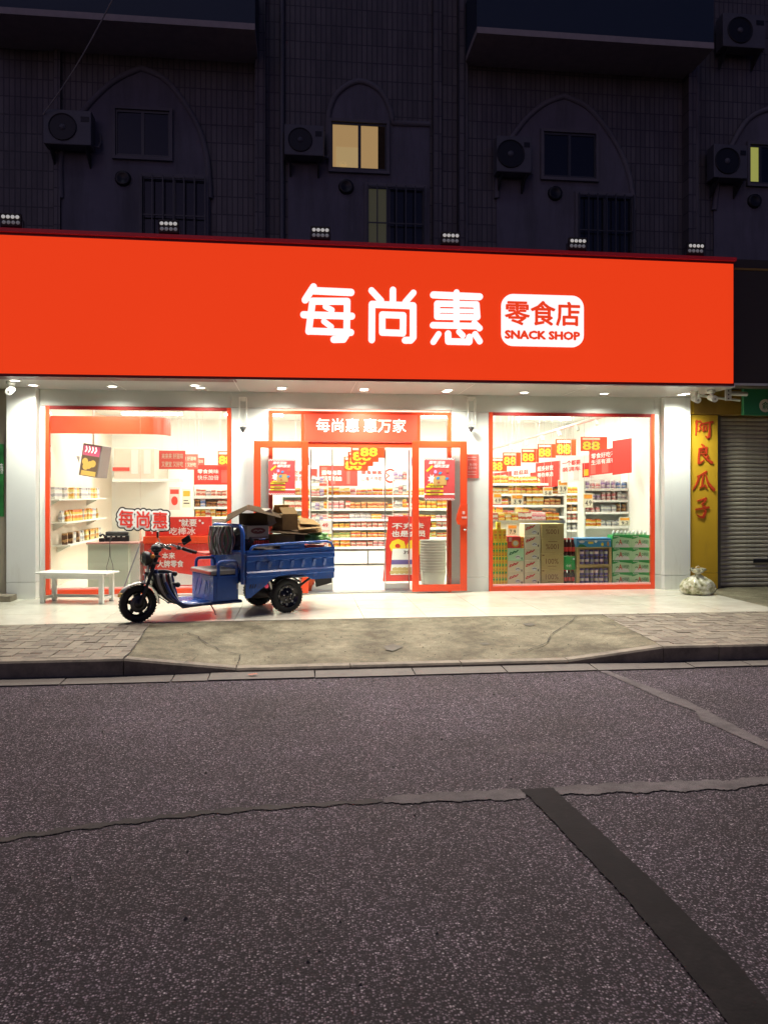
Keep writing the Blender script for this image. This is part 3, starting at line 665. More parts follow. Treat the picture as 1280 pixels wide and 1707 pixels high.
mb = MB(); mb.hexa([(sx0, Y_S - .03, stop(sx0) - .045), (sx1 + .01, Y_S - .03, stop(sx1) - .045), (sx1 + .01, Y_S + .36, stop(sx1) - .045), (sx0, Y_S + .36, stop(sx0) - .045), (sx0, Y_S - .03, stop(sx0) + .004), (sx1 + .01, Y_S - .03, stop(sx1) + .004), (sx1 + .01, Y_S + .36, stop(sx1) + .004), (sx0, Y_S + .36, stop(sx0) + .004)]); mb.build('top_trim', 'sign_trim', sign, True)
G_MEI = [([(105, 67), (70, 121)], 27), ([(106, 83), (259, 90)], 28), ([(85, 250), (101, 126), (243, 127), (241, 262), (228, 283), (188, 284)], 27), ([(85, 249), (258, 255)], 27), ([(64, 182), (262, 188)], 27), ([(153, 148), (181, 163)], 21), ([(147, 209), (178, 232)], 21)]
G_SHANG = [([(431, 80), (431, 140)], 26), ([(343, 82), (382, 124)], 25), ([(515, 92), (482, 130)], 25), ([(344, 285), (345, 139), (514, 145), (514, 276), (504, 287), (481, 287)], 27), ([(387, 182), (473, 185), (472, 258), (387, 255), (387, 182)], 26)]
G_HUI = [([(597, 100), (787, 108)], 27), ([(692, 90), (692, 226)], 24), ([(612, 136), (774, 139), (778, 192), (612, 190), (612, 136)], 24), ([(612, 164), (776, 167)], 16), ([(595, 225), (775, 229)], 25), ([(765, 216), (787, 238)], 24), ([(618, 262), (597, 294)], 24), ([(657, 260), (658, 292), (744, 294), (745, 274)], 26), ([(702, 252), (718, 268)], 22), ([(768, 262), (787, 292)], 24)]
def glyph(strokes, name, m, parent, fx_, wd_add=0.0, depth=.03, y=Y_S - .03, wscale=None):
    mb = MB(); mb.k = 0
    for pts, wd in strokes:
        P = [fx_(p) for p in pts]; mb.stroke(P, wd * wscale + wd_add, y, depth)
    return mb.build(name, m, parent, True)
def zoom_to_sign(p): q = at(480 + p[0] / 2.4615, 450 + p[1] / 2.4615, Y_S - .03); return (q.x, q.z)
px_m = (at(640, 540, Y_S).x - at(639, 540, Y_S).x)
for g in (G_MEI, G_SHANG, G_HUI): glyph(g, 'character', 'sign_white', sign, zoom_to_sign, wscale=px_m / 2.4615)
def rrect(x0, x1, z0, z1, r, n=8):
    P = []
    for cx, cz, a0 in ((x1 - r, z1 - r, 0), (x0 + r, z1 - r, PI / 2), (x0 + r, z0 + r, PI), (x1 - r, z0 + r, 3 * PI / 2)):
        for q in range(n + 1): a = a0 + PI / 2 * q / n; P.append((cx + r * math.cos(a), cz + r * math.sin(a)))
    return P
X0, X1, Z0, Z1 = rect(836, 491, 973, 577, Y_S - .03)
mb = MB(); mb.prism(rrect(X0, X1, Z0, Z1, .17)[::-1], Y_S - .03, Y_S - .001); badge = mb.build('badge', 'sign_white', sign, True)
X0, X1, Z0, Z1 = rect(841, 501, 967, 543, Y_S - .034); mb = MB(); mb.text('零食店', X0, X1, Z0, Z1, Y_S - .034, .045); mb.build('lettering', 'sign_badge_red', badge, True)
X0, X1, Z0, Z1 = rect(841, 551, 967, 566, Y_S - .034); mb = MB(); mb.text('SNACK SHOP', X0, X1, Z0, Z1, Y_S - .034, .11); mb.build('lettering', 'sign_badge_red', badge, True)

# floodlights standing on the sign
FL = [(20, 352, 372), (282, 361, 377), (534, 370, 392), (750, 379, 400), (961, 389, 408), (1157, 398, 414)]
places = ['at the left edge of the picture', 'left of the lit upstairs window', 'below the lit upstairs window', 'right of the lit upstairs window', 'below the dark arched window on the right', 'at the right end of the sign']
for (px, y0, y1), pl, fe in zip(FL, places, (.35, .65, 1.15, 1.25, .9, .6)):
    Yf = Y_S + .10; x0, x1, z0, z1 = rect(px - 17, y0 - 2, px + 17, y1, Yf); zt = stop(x0) + .006; cx = (x0 + x1) / 2
    t = thing('floodlight', 'small floodlight with two rows of lenses ' + pl, 'floodlight', (cx, Yf, zt), group='floodlights along the top of the sign')
    mb = MB(); mb.box(cx - .135, cx + .135, -.02, .05, zt + .05, zt + .215, .008)
    for v in range(len(mb.v)): x, yv, zv = mb.v[v]; mb.v[v] = (x, Yf + yv + (zv - zt - .05) * -.35, zv)
    mb.build('housing', 'dark_steel', t, True)
    mb = MB(); mb.box(cx - .15, cx - .138, Yf - .02, Yf + .03, zt, zt + .14); mb.box(cx + .138, cx + .15, Yf - .02, Yf + .03, zt, zt + .14); mb.box(cx - .15, cx + .15, Yf - .02, Yf + .03, zt, zt + .012); mb.build('bracket', 'dark_steel', t, True)
    for row, (dz, m_) in enumerate(((.165, 'flood_lens'), (.098, 'flood_lens_dim'))):
        for q in range(4):
            xx = cx + (q - 1.5) * .06; mb = MB(); mb.lathe([(.0, -.010), (.02, -.008), (.026, 0)], (xx, Yf - .024 - (dz - .05) * .35, zt + dz), 'y', 14); mb.build('lens', m_, t, True)
    ld = bpy.data.lights.new('floodlight_beam', 'SPOT'); ld.energy = 860 * fe; ld.spot_size = math.radians(104); ld.spot_blend = 1.0; ld.shadow_soft_size = .08; ld.color = (1, .90, .84)
    lo = bpy.data.objects.new('floodlight_beam', ld); C.objects.link(lo); lo.location = (cx, Y_S - .25, zt + .14)
    lo.rotation_euler = Vector((0, 6.3 - Y_S, -5.3)).to_track_quat('-Z', 'Y').to_euler()

# security cameras under the soffit
def dome_cam(px, py, lab, Y=11.2):
    p = atz(px, py, ZS); p.y = min(max(p.y, 10.85), 11.8)
    t = thing('security_camera', lab, 'camera', (p.x, p.y, ZS), group='white security cameras under the soffit')
    mb = MB(); mb.lathe([(0, -.05), (.055, -.05), (.06, -.001), (0, -.001)], (p.x, p.y, ZS), 'z', 16); mb.build('base', 'white_paint', t, True)
    mb = MB(); mb.tube([(p.x, p.y, ZS - .05), (p.x + .01, p.y - .03, ZS - .11)], .025, 10); mb.build('arm', 'white_paint', t, True)
    mb = MB(); mb.tube([(p.x + .01, p.y + .05, ZS - .10), (p.x + .01, p.y - .10, ZS - .15)], [.045, .05], 14); h = mb.build('body', 'white_paint', t, True)
    mb = MB(); mb.tube([(p.x + .01, p.y - .10, ZS - .15), (p.x + .01, p.y - .104, ZS - .152)], .018, 14); mb.build('lens', 'vinyl_grey', h, True)
dome_cam(18, 636, 'white security camera under the soffit at the left pilaster')
dome_cam(1157, 652, 'white security camera under the soffit above the yellow pillar, nearer the red sign')
dome_cam(1185, 650, 'white security camera under the soffit end, next to the white bracket')
# red opening-hours notice
X0, X1, Z0, Z1 = rect(776, 757, 798, 797, Y_F - .02)
mb = MB(); mb.box(X0, X1, Y_F - .018, Y_F - .002, Z0, Z1, .003); nt_ = tag(mb.build('notice', 'print_red_light', None, loc=(X0, Y_F, Z0)), 'small red opening-hours notice on the white wall right of the door', 'notice')
mb = MB(); wd = X1 - X0; h = Z1 - Z0
mb.text('8:00', X0 + .3 * wd, X0 + .85 * wd, Z0 + .52 * h, Z0 + .62 * h, Y_F - .021, .02); mb.text('23:00', X0 + .2 * wd, X0 + .85 * wd, Z0 + .38 * h, Z0 + .48 * h, Y_F - .021, .02)
for q in (.86, .75, .25, .14): mb.flat(X0 + .15 * wd, X0 + .8 * wd, Z0 + q * h, Z0 + (q + .025) * h, Y_F - .021)
mb.build('lettering', 'print_pink', nt_, True)

# ================================================================== INSIDE THE SHOP
IX0, IX1, IY0, IY1, IZ = -4.05, 6.25, Y_F + WT, 17.3, 3.20
mb = MB(); mb.box(IX0, IX1, Y_F + .02, IY1, -.25, .012); struct('shop_floor', mb, 'floor_inner')
mb = MB(); mb.box(IX0 - .1, IX1 + .1, Y_F + .17, IY1 + .1, IZ, IZ + .08); struct('shop_ceiling', mb, 'ceiling_white')
mb = MB(); mb.box(IX0 - .1, IX0, Y_F + .17, IY1, 0, IZ); struct('wall_left', mb, mat('inner_warm', (.84, .73, .60), .6, var=.03))
mb = MB(); mb.box(IX1, IX1 + .1, Y_F + .17, IY1, 0, IZ); struct('wall_right', mb, 'inner_white')
mb = MB(); mb.box(IX0 - .1, IX1 + .1, IY1, IY1 + .1, 0, IZ); struct('wall_back', mb, 'inner_white')
# ceiling lamps: rows of bright tubes
TUBE_W = 38
for yy, n in ((12.33, 'front'), (14.3, 'middle'), (15.7, 'rear')):
    for q, x in enumerate((-2.9, -.9, 1.1, 3.1, 5.1)):
        t = thing('tube_lamp', 'bright ceiling tube lamp, %s from left in the %s row of the shop' % (ORD[q + 1], n), 'ceiling lamp', (x, yy, IZ), group='%s row of ceiling tube lamps' % n)
        mb = MB(); mb.box(-.62, .62, -.05, .05, -.03, -.001, .004); mb.build('housing', 'white_paint', t)
        mb = MB(); mb.tube([(-.58, 0, -.055), (.58, 0, -.055)], .024, 8); mb.build('tube', 'led', t)
        ld = bpy.data.lights.new('tube_light', 'AREA'); ld.shape = 'RECTANGLE'; ld.size = 1.15; ld.size_y = .08; ld.energy = TUBE_W; ld.color = (1, .975, .89)
        lo = bpy.data.objects.new('tube_light', ld); C.objects.link(lo); lo.location = (x, yy, IZ - .085)
# helpers for things inside
def panel_sign(name, px0, py0, px1, py1, Y, m, label, cat, prints=(), thick=.012, group=None, skew=0.0, hang=True, dY=0.0):
    """flat hanging board; prints: (material, [(kind, ...)]) in fractions of the board; dY: the right end stands that much nearer or farther"""
    x0, x1, z0, z1 = rect(px0, py0, px1, py1, Y); wd, h = x1 - x0, z1 - z0
    t = thing(name, label, cat, (x0, Y, z0), group=group)
    def fin(mb):
        for i in range(len(mb.v)):
            x, y, z = mb.v[i]; f = (x - x0) / wd; mb.v[i] = (x, y + dY * f, z + skew * f)
        return mb
    mb = MB(); mb.box(x0, x1, Y, Y + thick, z0, z1); fin(mb).build('board', m, t, True)
    pm = []; mb = MB()
    for m_, items in prints:
        mb.mi = len(pm); pm.append(m_); yy = Y - .003 - .0012 * mb.mi
        for it in items:
            if it[0] == 't': mb.text(it[1], x0 + it[2] * wd, x0 + it[3] * wd, z0 + it[4] * h, z0 + it[5] * h, yy, it[6] if len(it) > 6 else .03)
            elif it[0] == 'r': mb.flat(x0 + it[1] * wd, x0 + it[2] * wd, z0 + it[3] * h, z0 + it[4] * h, yy)
            elif it[0] == 'd': mb.disc(x0 + it[1] * wd, z0 + it[2] * h, yy, it[3] * wd, it[4] * h)
            elif it[0] == 'p': mb.add([(x0 + a * wd, yy, z0 + b * h) for a, b in it[1]], [tuple(range(len(it[1])))])
    if pm: fin(mb).build('print', pm, t, True)
    if hang:
        for f in (.12, .88): mb = MB(); xx = x0 + f * wd; mb.cyl((xx, Y + thick / 2 + dY * f, z1 + skew * f - .002), (xx, Y + thick / 2 + dY * f, IZ), .003, 5); mb.build('hanging_wire', 'steel', t, True)
    return t

# red curved fascia above the counter
Yc = 13.0; x0, x1, z0, z1 = rect(70, 694, 262, 723, Yc)
path = [(IX0 + .01, Yc), (x1 - .25, Yc)] + [(x1 - .25 + .38 * math.sin(a), Yc + .38 - .38 * math.cos(a)) for a in [PI / 2 * q / 10 for q in range(1, 11)]] 
mb = MB(); vs = []; fs = []
for (x, y) in path: vs += [(x, y, z0), (x, y, z1)]
for i in range(len(path) - 1): fs.append((2 * i, 2 * i + 2, 2 * i + 3, 2 * i + 1))
mb.add(vs, fs); o = mb.build('ceiling_fascia', 'frame_red', None, loc=(x0, Yc, z0)); tag(o, 'red curved fascia band hanging under the ceiling inside the left window', 'fascia')
sm = o.modifiers.new('thickness', 'SOLIDIFY'); sm.thickness = .03; sm.offset = 1
# light-coloured drop ceiling under the fascia
# wall shelves on the left wall with goods
PAL = [((.80, .42, .05), (.85, .7, .25), (.7, .1, .05)), ((.75, .10, .06), (.85, .6, .2), (.8, .8, .7)), ((.85, .62, .12), (.75, .25, .05), (.85, .8, .6)), ((.80, .72, .60), (.65, .2, .15), (.85, .8, .7)),
       ((.70, .30, .12), (.85, .65, .35), (.5, .12, .06)), ((.85, .75, .35), (.8, .45, .1), (.85, .82, .7)), ((.55, .45, .62), (.8, .72, .75), (.4, .25, .5)), ((.30, .45, .70), (.8, .8, .85), (.2, .3, .6)),
       ((.35, .55, .25), (.85, .8, .4), (.7, .6, .2)), ((.82, .45, .42), (.85, .75, .7), (.7, .2, .25)), ((.25, .14, .09), (.6, .4, .2), (.2, .1, .06)), ((.82, .80, .74), (.5, .5, .52), (.85, .85, .82))]
for i, pl in enumerate(PAL): pack_mat(i, *[tuple(v ** 1.35 * .78 for v in c_) for c_ in pl])
def bag_data(i):
    mb = MB(); vs = []
    for z, hx, hy in ((0, .05, .022), (.02, .056, .028), (.09, .054, .026), (.145, .052, .008), (.16, .054, .003)): vs += [(-hx, -hy, z), (hx, -hy, z), (hx, hy, z), (-hx, hy, z)]
    fs = [(3, 2, 1, 0), (16, 17, 18, 19)] + [(4 * r + q, 4 * r + (q + 1) % 4, 4 * r + 4 + (q + 1) % 4, 4 * r + 4 + q) for r in range(4) for q in range(4)]
    mb.add(vs, fs); return mb.data('snack_bag', 'pack_%d' % i)
def carton_data(i): mb = MB(); mb.box(-.05, .05, -.035, .035, 0, .16, .003); return mb.data('carton', 'pack_%d' % i)
def jar_data(i): mb = MB(); mb.lathe([(0, 0), (.045, 0), (.048, .01), (.048, .11), (.04, .125), (.042, .13), (.042, .155), (0, .156)], (0, 0, 0), 'z', 10); return mb.data('jar', 'pack_%d' % i)
BAG = [bag_data(i) for i in range(12)]; CAR = [carton_data(i) for i in range(12)]; JAR = [jar_data(i) for i in range(12)]
def goods(data, loc, label, cat, group, h=.16, wd=.1, rz=0):
    o = bpy.data.objects.new({'snack_bag': 'snack_bag', 'carton': 'carton', 'jar': 'jar'}[data.name.split('.')[0]], data); C.objects.link(o)
    o.location = loc; o.scale = (wd / .1, 1.2, h / .16); o.rotation_euler = (random.uniform(-.06, .03), random.gauss(0, .05), rz + random.uniform(-.2, .2)); tag(o, label, cat, group)
def row(kinds, pal, x0, x1, y, z, wd, h, where, cat, group, dens=1.0, run=4):
    x = x0 + wd / 2; k = 0; d = None; num = 0
    while x < x1 - wd / 2 + .001:
        if k % max(1, run - 1) == 0 or random.random() < .15: ci = random.choice(pal + [random.randrange(12)]); d = random.choice(kinds)[ci]; h0 = h * random.uniform(.62, 1.12)
        hh = h0 * random.uniform(.93, 1.06)
        if random.random() < dens: num += 1; goods(d, (x, y + random.uniform(-.015, .015), z), '%s pack, %s from left on %s' % (PCOL[ci], ORD[num], where), cat, group, hh, wd * .92)
        x += wd * random.uniform(1.0, 1.06); k += 1
def rack(name, label, x0, x1, yf, zs_, z_top, depth=.38, back='inner_white', base_h=None, rz=0):
    t = thing(name, label, 'shelf', ((x0 + x1) / 2, yf, 0))
    mb = MB(); mb.box(x0, x1, yf + depth - .02, yf + depth, .012, z_top); mb.build('back_panel', back, t, True)
    for q in (x0, x1): mb = MB(); mb.box(q - .015, q + .015, yf + .03, yf + depth - .021, .012, z_top); mb.build('side_panel', 'white_paint', t, True)
    for z in zs_:
        mb = MB(); mb.box(x0 + .016, x1 - .016, yf, yf + depth - .021, z - .02, z, .003); b = mb.build('shelf_board', 'white_paint', t, True)
        mb = MB(); mb.box(x0 + .016, x1 - .016, yf - .012, yf - .001, z - .035, z + .012); mb.build('price_rail', 'paper_white', b, True)
    if base_h:
        n = max(1, round((x1 - x0) / 1.0)); e = [x0 + (x1 - x0) * q / n for q in range(n + 1)]
        for a, b in zip(e, e[1:]): mb = MB(); mb.box(a + .02, b - .006, yf + .01, yf + .03, .05, base_h - .04, .003); mb.build('cupboard_door', 'white_paint', t, True)
    return t
# shelving seen through the doorway
Yb = 16.55
def zpx(py, Y, px=620): return at(px, py, Y).z
bx0, bx1 = at(470, 860, Yb).x, at(752, 860, Yb).x
zsh = [zpx(p, Yb) for p in (912, 897, 880.5, 866, 848.5, 826)]
rack('shelf_unit', 'long white shelf unit full of snacks facing the doorway', bx0, bx1, Yb, zsh, 1.75, base_h=.36)
warm = [0, 1, 2, 4, 5, 3]; mixd = [0, 2, 3, 5, 6, 9, 11]
LV = ['lowest', 'second', 'third', 'fourth', 'fifth', 'top']
for lv, z, pal, hh in zip(LV, zsh, ([2, 3, 5, 9], [1, 4, 1, 9, 5], [5, 2, 3, 0], [3, 5, 11, 9], [0, 4, 2, 3, 9], [0, 1, 2, 4, 9]), (.15, .15, .14, .13, .19, .16)):
    row([BAG, CAR], pal, bx0 + .04, bx1 - .04, Yb + .12, z, .115, hh, lv + ' shelf facing the doorway', 'snack pack', 'snack packs on the shelves facing the doorway', run=5)
# shelving in the right part of the left window
lx0, lx1 = at(322, 840, 15.6).x, at(392, 840, 15.6).x
zl = [zpx(p, 15.6) for p in (861, 845, 828)]
rack('shelf_unit', 'white shelf unit of yellow snack packs behind the loaded tricycle', lx0, lx1, 15.6, [zpx(900, 15.6), zpx(881, 15.6)] + zl, zpx(809, 15.6), base_h=.3)
for lv, z in zip(('lowest', 'middle', 'top'), zl): row([BAG, CAR], [2, 5, 10, 3, 0], lx0 + .03, lx1 - .03, 15.72, z, .10, .16, lv + ' shelf behind the tricycle', 'snack pack', 'snack packs on the shelf unit behind the tricycle', run=3)
# gondola in the right window
gx0, gx1 = at(817, 840, 14.7).x, at(942, 840, 14.7).x
zg = [zpx(p, 14.7) for p in (880, 862, 843, 824, 806)]
rack('shelf_unit', 'white gondola of yellow snack packs in the middle of the right window', gx0, gx1, 14.7, zg, zpx(792, 14.7), base_h=.5)
for lv, z, pal in zip(LV, zg, ([11, 3, 5], [2, 5, 3], [5, 10, 2, 3], [2, 0, 5, 3], [5, 2, 0])): row([BAG, CAR, BAG], pal, gx0 + .03, gx1 - .03, 14.8, z, .115, .165, lv + ' gondola shelf', 'snack pack', 'snack packs on the gondola in the right window', dens=.93, run=4)
rx0, rx1 = at(975, 840, 14.1).x, at(1064, 840, 14.1).x
zr = [zpx(p, 14.1, 1020) for p in (878, 854, 834, 815)]
rack('shelf_unit', 'white rack of cans and jars beside the right shop wall', rx0, rx1, 14.1, zr, zpx(788, 14.1, 1020), base_h=.5)
for lv, z, pal in zip(LV, zr, ([5, 2, 11], [10, 10, 0, 11], [7, 7, 9, 11], [9, 9, 6, 7])): row([JAR, CAR], pal, rx0 + .03, rx1 - .03, 14.2, z, .10, .17, lv + ' rack shelf by right wall', 'jar', 'cans and jars on the rack beside the right wall', run=4)
# shelves along the left wall
for k, (z, ya, yb, pal, lab) in enumerate(((at(130, 831, 14.1).z, 12.6, 15.6, [11, 11, 5], 'top'), (at(150, 867, 14.1).z, 13.0, 15.6, [11, 2, 5], 'middle'), (at(150, 903, 14.1).z, 13.2, 15.6, [5, 10, 11], 'bottom'))):
    t = thing('wall_shelf', '%s of the three white shelves on the left inner wall' % lab, 'shelf', (IX0, (ya + yb) / 2, z))
    mb = MB(); mb.box(IX0 + .001, IX0 + .30, ya, yb, z - .025, z, .003); mb.build('board', 'white_paint', t, True)
    for y in (ya + .3, yb - .3): mb = MB(); mb.prism([(IX0 + .001, z - .026), (IX0 + .001, z - .15), (IX0 + .22, z - .026)], y - .01, y + .01); mb.build('bracket', 'white_paint', t, True)
    y = ya + .15; num = 0
    while y < yb - .1:
        ci = random.choice(pal); o = random.choice((CAR, CAR, BAG))[ci]; num += 1
        goods(o, (IX0 + .17, y, z), '%s pack, %s from the window on the %s left wall shelf' % (PCOL[ci], ORD[num], lab), 'pack', 'packs on the %s left wall shelf' % lab, .19, .11, PI / 2); y += random.choice((.12, .12, .13, .3))
# hanging advertising screens on the left
def screen(px0, py0, px1, py1, Y, yaw, roll, label):
    x0, x1, z0, z1 = rect(px0, py0, px1, py1, Y); wd, h = (x1 - x0) * .96, (z1 - z0) * .92
    t = thing('advertising_screen', label, 'screen', ((x0 + x1) / 2, Y, (z0 + z1) / 2), 0)
    X = Matrix.Rotation(yaw, 4, 'Z') @ Matrix.Rotation(roll, 4, 'Y')
    mb = MB(); mb.xf = X; mb.box(-wd / 2, wd / 2, 0, .42, -h / 2, h / 2, .01); mb.build('casing', mat('screen_case', (.16, .14, .13), .4), t)
    mb = MB(); mb.xf = X; a, b = -wd / 2 + .02, wd / 2 - .02
    mb.mi = 0; mb.flat(a, b, -h / 2 + .02, h / 2 - .02, -.002); mb.mi = 1; mb.flat(a, b, h * .14, h / 2 - .03, -.004); mb.mi = 2; mb.flat(a + .02, b - .02, -h * .47, -h * .33, -.004)
    mb.mi = 3; mb.k = 0; [mb.stroke([(a + .04 + q * .055, h * .25), (a + .06 + q * .055, h * .33), (a + .045 + q * .055, h * .41)], .022, -.006) for q in range(max(1, int((b - a - .06) / .055)))]; mb.mi = 2
    for q in range(5): mb.disc(a + .06 + (b - a - .1) * (q * .37 % 1), -h * (.05 + .18 * (q * .61 % 1)), -.005 - .0005 * q, .05, .06, 12)
    mb.build('display', [mat('screen_brown', (.05, .03, .02), .3, emit=.35, ecol=(.30, .17, .08)), mat('screen_pink', (.3, .05, .1), .3, emit=.6, ecol=(.75, .10, .20)), mat('screen_gold', (.4, .25, .05), .3, emit=.6, ecol=(.85, .5, .10)), 'sign_white'], t)
    mb = MB(); mb.tube([(0, .2, h / 2 - .05), (0, .2, IZ - (z0 + z1) / 2)], .018, 8); mb.build('hanger', 'white_paint', t)
    return t
screen(133, 738, 168, 797, 13.3, math.radians(-8), math.radians(9), 'tilted hanging advertising screen with pink and gold picture in the left window')
screen(109, 757, 119, 783, 14.4, math.radians(-4), math.radians(6), 'small distant hanging screen left of the bigger advertising screen')
# cashier counter
cx0, cx1 = at(146, 940, 12.75).x, at(214, 940, 12.75).x; cz = at(180, 904, 12.75).z
ct = thing('cashier_counter', 'pale green cashier counter with a pink edge inside the left window', 'counter', ((cx0 + cx1) / 2, 12.75, .012))
mb = MB(); mb.box(cx0, cx1, 12.75, 13.4, .012, cz - .03, .006); mb.build('body', mat('counter_green', (.60, .68, .54), .5, var=.03), ct, True)
mb = MB(); mb.box(cx0 - .02, cx1 + .16, 12.73, 13.42, cz - .03, cz, .006); mb.build('top', mat('counter_edge', (.70, .38, .33), .45), ct, True)
mb = MB(); mb.box(cx1 + .001, cx1 + .14, 12.9, 13.4, .012, cz - .031); mb.build('side_leaf', 'white_paint', ct, True)
px0, px1 = at(174, 890, 12.95).x, at(216, 890, 12.95).x
pr = thing('receipt_printer', 'black printer standing on the pale green cashier counter', 'printer', ((px0 + px1) / 2, 12.95, cz))
mb = MB(); mb.box(px0, px1, 12.9, 13.2, cz + .001, cz + .10, .012); mb.build('body', 'black', pr, True)
mb = MB(); mb.box(px0 + .02, px1 - .02, 12.93, 13.18, cz + .101, cz + .16, .012); mb.build('lid', 'dark_steel', pr, True)
for q in range(4): mb = MB(); xx = px0 + .08 + q * (px1 - px0 - .16) / 3; mb.box(xx - .02, xx + .02, 12.893, 12.899, cz + .075, cz + .09); mb.build('paper_slot', 'paper_white', pr, True)
tx = at(171, 895, 12.9).x
te = thing('telephone', 'small black desk telephone at the left end of the counter', 'telephone', (tx, 12.9, cz))
mb = MB(); mb.box(tx - .05, tx + .045, 12.85, 12.99, cz + .001, cz + .06, .012); mb.build('base', 'black', te, True)
mb = MB(); mb.tube([(tx - .045, 12.9, cz + .09), (tx, 12.9, cz + .12), (tx + .04, 12.9, cz + .09)], [.022, .014, .022], 8); mb.build('handset', 'black', te, True)
P = [at(a, b, 12.70) for a, b in ((181, 893), (183, 905), (183, 925), (180, 938), (177, 947), (180, 953), (185, 954), (189, 950), (188, 942), (184, 928), (183, 906), (184, 893))]
mb = MB(); mb.tube([(p.x, p.y + (.0 if 0 < i < 11 else .15), p.z) for i, p in enumerate(P)], .004, 5); tag(mb.build('cable', 'black', None, loc=tuple(P[0])), 'thin black cable hanging in a loop down the counter front', 'cable')
ex0 = at(224, 890, 13.0).x
mb = MB(); mb.hexa([(ex0 - .09, 12.95, cz + .002), (ex0 + .09, 12.95, cz + .002), (ex0 + .09, 13.15, cz + .002), (ex0 - .09, 13.15, cz + .002), (ex0 - .12, 13.0, cz + .2), (ex0 + .08, 13.0, cz + .2), (ex0 + .08, 13.17, cz + .2), (ex0 - .12, 13.17, cz + .2)]); tag(mb.build('paper_bag', 'cream', None, loc=(ex0, 13, cz)), 'cream paper bag leaning beside the printer on the counter', 'bag')
# mop
a, b = at(234, 906, 12.62), at(206, 982, 12.5); b.z = .06
mp = thing('mop', 'mop with a grey pole leaning beside the cashier counter', 'mop', (b.x, b.y, .012))
mb = MB(); mb.cyl(a, b, .012, 8); mb.build('pole', mat('pole_grey', (.32, .33, .36), .4), mp, True)
mb = MB(); mb.box(b.x - .13, b.x + .12, b.y - .06, b.y + .06, .014, .05, .01); mb.build('head', mat('mop_blue', (.45, .46, .62), .9), mp, True)
mb = MB(); x0, x1, z0, z1 = rect(193, 992, 215, 1000, 11.9); mb.box(x0 + .02, x1, 11.93, 12.02, .002, .06, .006); tag(mb.build('wooden_block', 'cardboard', None, loc=(x0, 12, 0)), 'short brown wooden block on the tiles right of the bench', 'block')
# red ice-lolly display behind the tricycle
Yd = 12.95; x0, x1, z0, z1 = rect(240, 862, 352, 978, Yd); z0 = .012
dt = thing('freezer_counter', 'red printed freezer counter with white characters behind the tricycle', 'freezer', ((x0 + x1) / 2, Yd, z0))
zu, zm = at(290, 894, Yd).z, at(290, 906, Yd).z
mb = MB(); mb.box(x0, x1, Yd, Yd + .75, z0, zm - .004, .008); mb.build('body', 'print_red', dt, True)
mb = MB(); mb.box(x0 - .01, x1 + .01, Yd - .03, Yd + .77, zm, zu, .01); mb.build('rim', 'frame_red', dt, True)
mb = MB(); mb.box(x0, x1, Yd + .1, Yd + .14, zu + .001, z1, .006); up = mb.build('upper_panel', 'print_red', dt, True)
def prt(mb, items, Y):
    for b_, a0, c0, a1, c1, bo in items: q = rect(a0, c0, a1, c1, Y); mb.text(b_, *q, Y, bo)
mb = MB(); prt(mb, (('就要', 302, 865, 328, 878, .035), ('吃棒冰', 282, 879, 326, 892, .035)), Yd + .095)
for px, py in ((262, 866), (338, 872), (333, 868), (300, 868)): p = at(px, py, Yd + .095); mb.disc(p.x, p.z, Yd + .096, .018)
q = rect(249, 877, 259, 890, Yd + .095); mb.disc((q[0] + q[1]) / 2, q[3] - .05, Yd + .097, .05); mb.flat(q[0] + .04, q[1] - .04, q[2], q[3] - .08, Yd + .0965)
mb.build('print', 'paper_white', up, True)
mb = MB(); prt(mb, (('本来', 270, 921, 292, 932, .035), ('大牌零食', 262, 934, 306, 946, .035)), Yd - .006)
a = [rect(241, 955, 352, 956, Yd)]; mb.add([(x0 + .02, Yd - .003, .33), (x1 - .02, Yd - .003, .18), (x1 - .02, Yd - .003, .06), (x0 + .02, Yd - .003, .06)], [(0, 1, 2, 3)]); mb.build('print', 'paper_white', dt, True)
# hanging boards in the left window
WT2 = [('cream', [('t', '来来来 好滋味', .1, .92, .55, .85, .035), ('t', '又便宜 又好吃', .1, .92, .12, .42, .035)])]
panel_sign('hanging_board', 265, 751, 309, 782, 14.2, 'print_red_light', 'nearest of three overlapping red hanging boards in the left window', 'board', WT2, group='red hanging boards in the left window')
panel_sign('hanging_board', 292, 757, 330, 781, 14.9, 'print_red_light', 'middle of three overlapping red hanging boards in the left window', 'board', WT2, group='red hanging boards in the left window')
panel_sign('hanging_board', 312, 763, 341, 783, 15.5, 'print_red_light', 'farthest of three overlapping red hanging boards in the left window', 'board', WT2, group='red hanging boards in the left window')
panel_sign('hanging_board', 323, 775, 392, 808, 15.3, 'print_red', 'wide red banner with two white lines above the shelves behind the tricycle', 'board', [('paper_white', [('t', '零食美味', .09, .6, .56, .78, .04), ('t', '快乐加倍', .09, .6, .24, .48, .0)]), ('print_red_light', [('r', .66, .86, .1, .75)])])
D88 = [('yellow', [('t', '88', .06, .72, .08, .68, .05)]), ('cream', [('r', .06, .72, .76, .92)])]
def digits_board(px0, py0, px1, py1, Y, label, group): 
    return panel_sign('price_board', px0, py0, px1, py1, Y, 'frame_red', label, 'board', [('print_green_dark', [('t', '88', .04, .74, .06, .70, .09)]), ('yellow', [('t', '88', .06, .72, .08, .68, .05)]), ('cream', [('r', .06, .72, .78, .93)])], group=group)
digits_board(363, 752, 396, 776, 15.0, 'red board with yellow 88 at the right edge of the left window', 'hanging red boards with yellow 88')
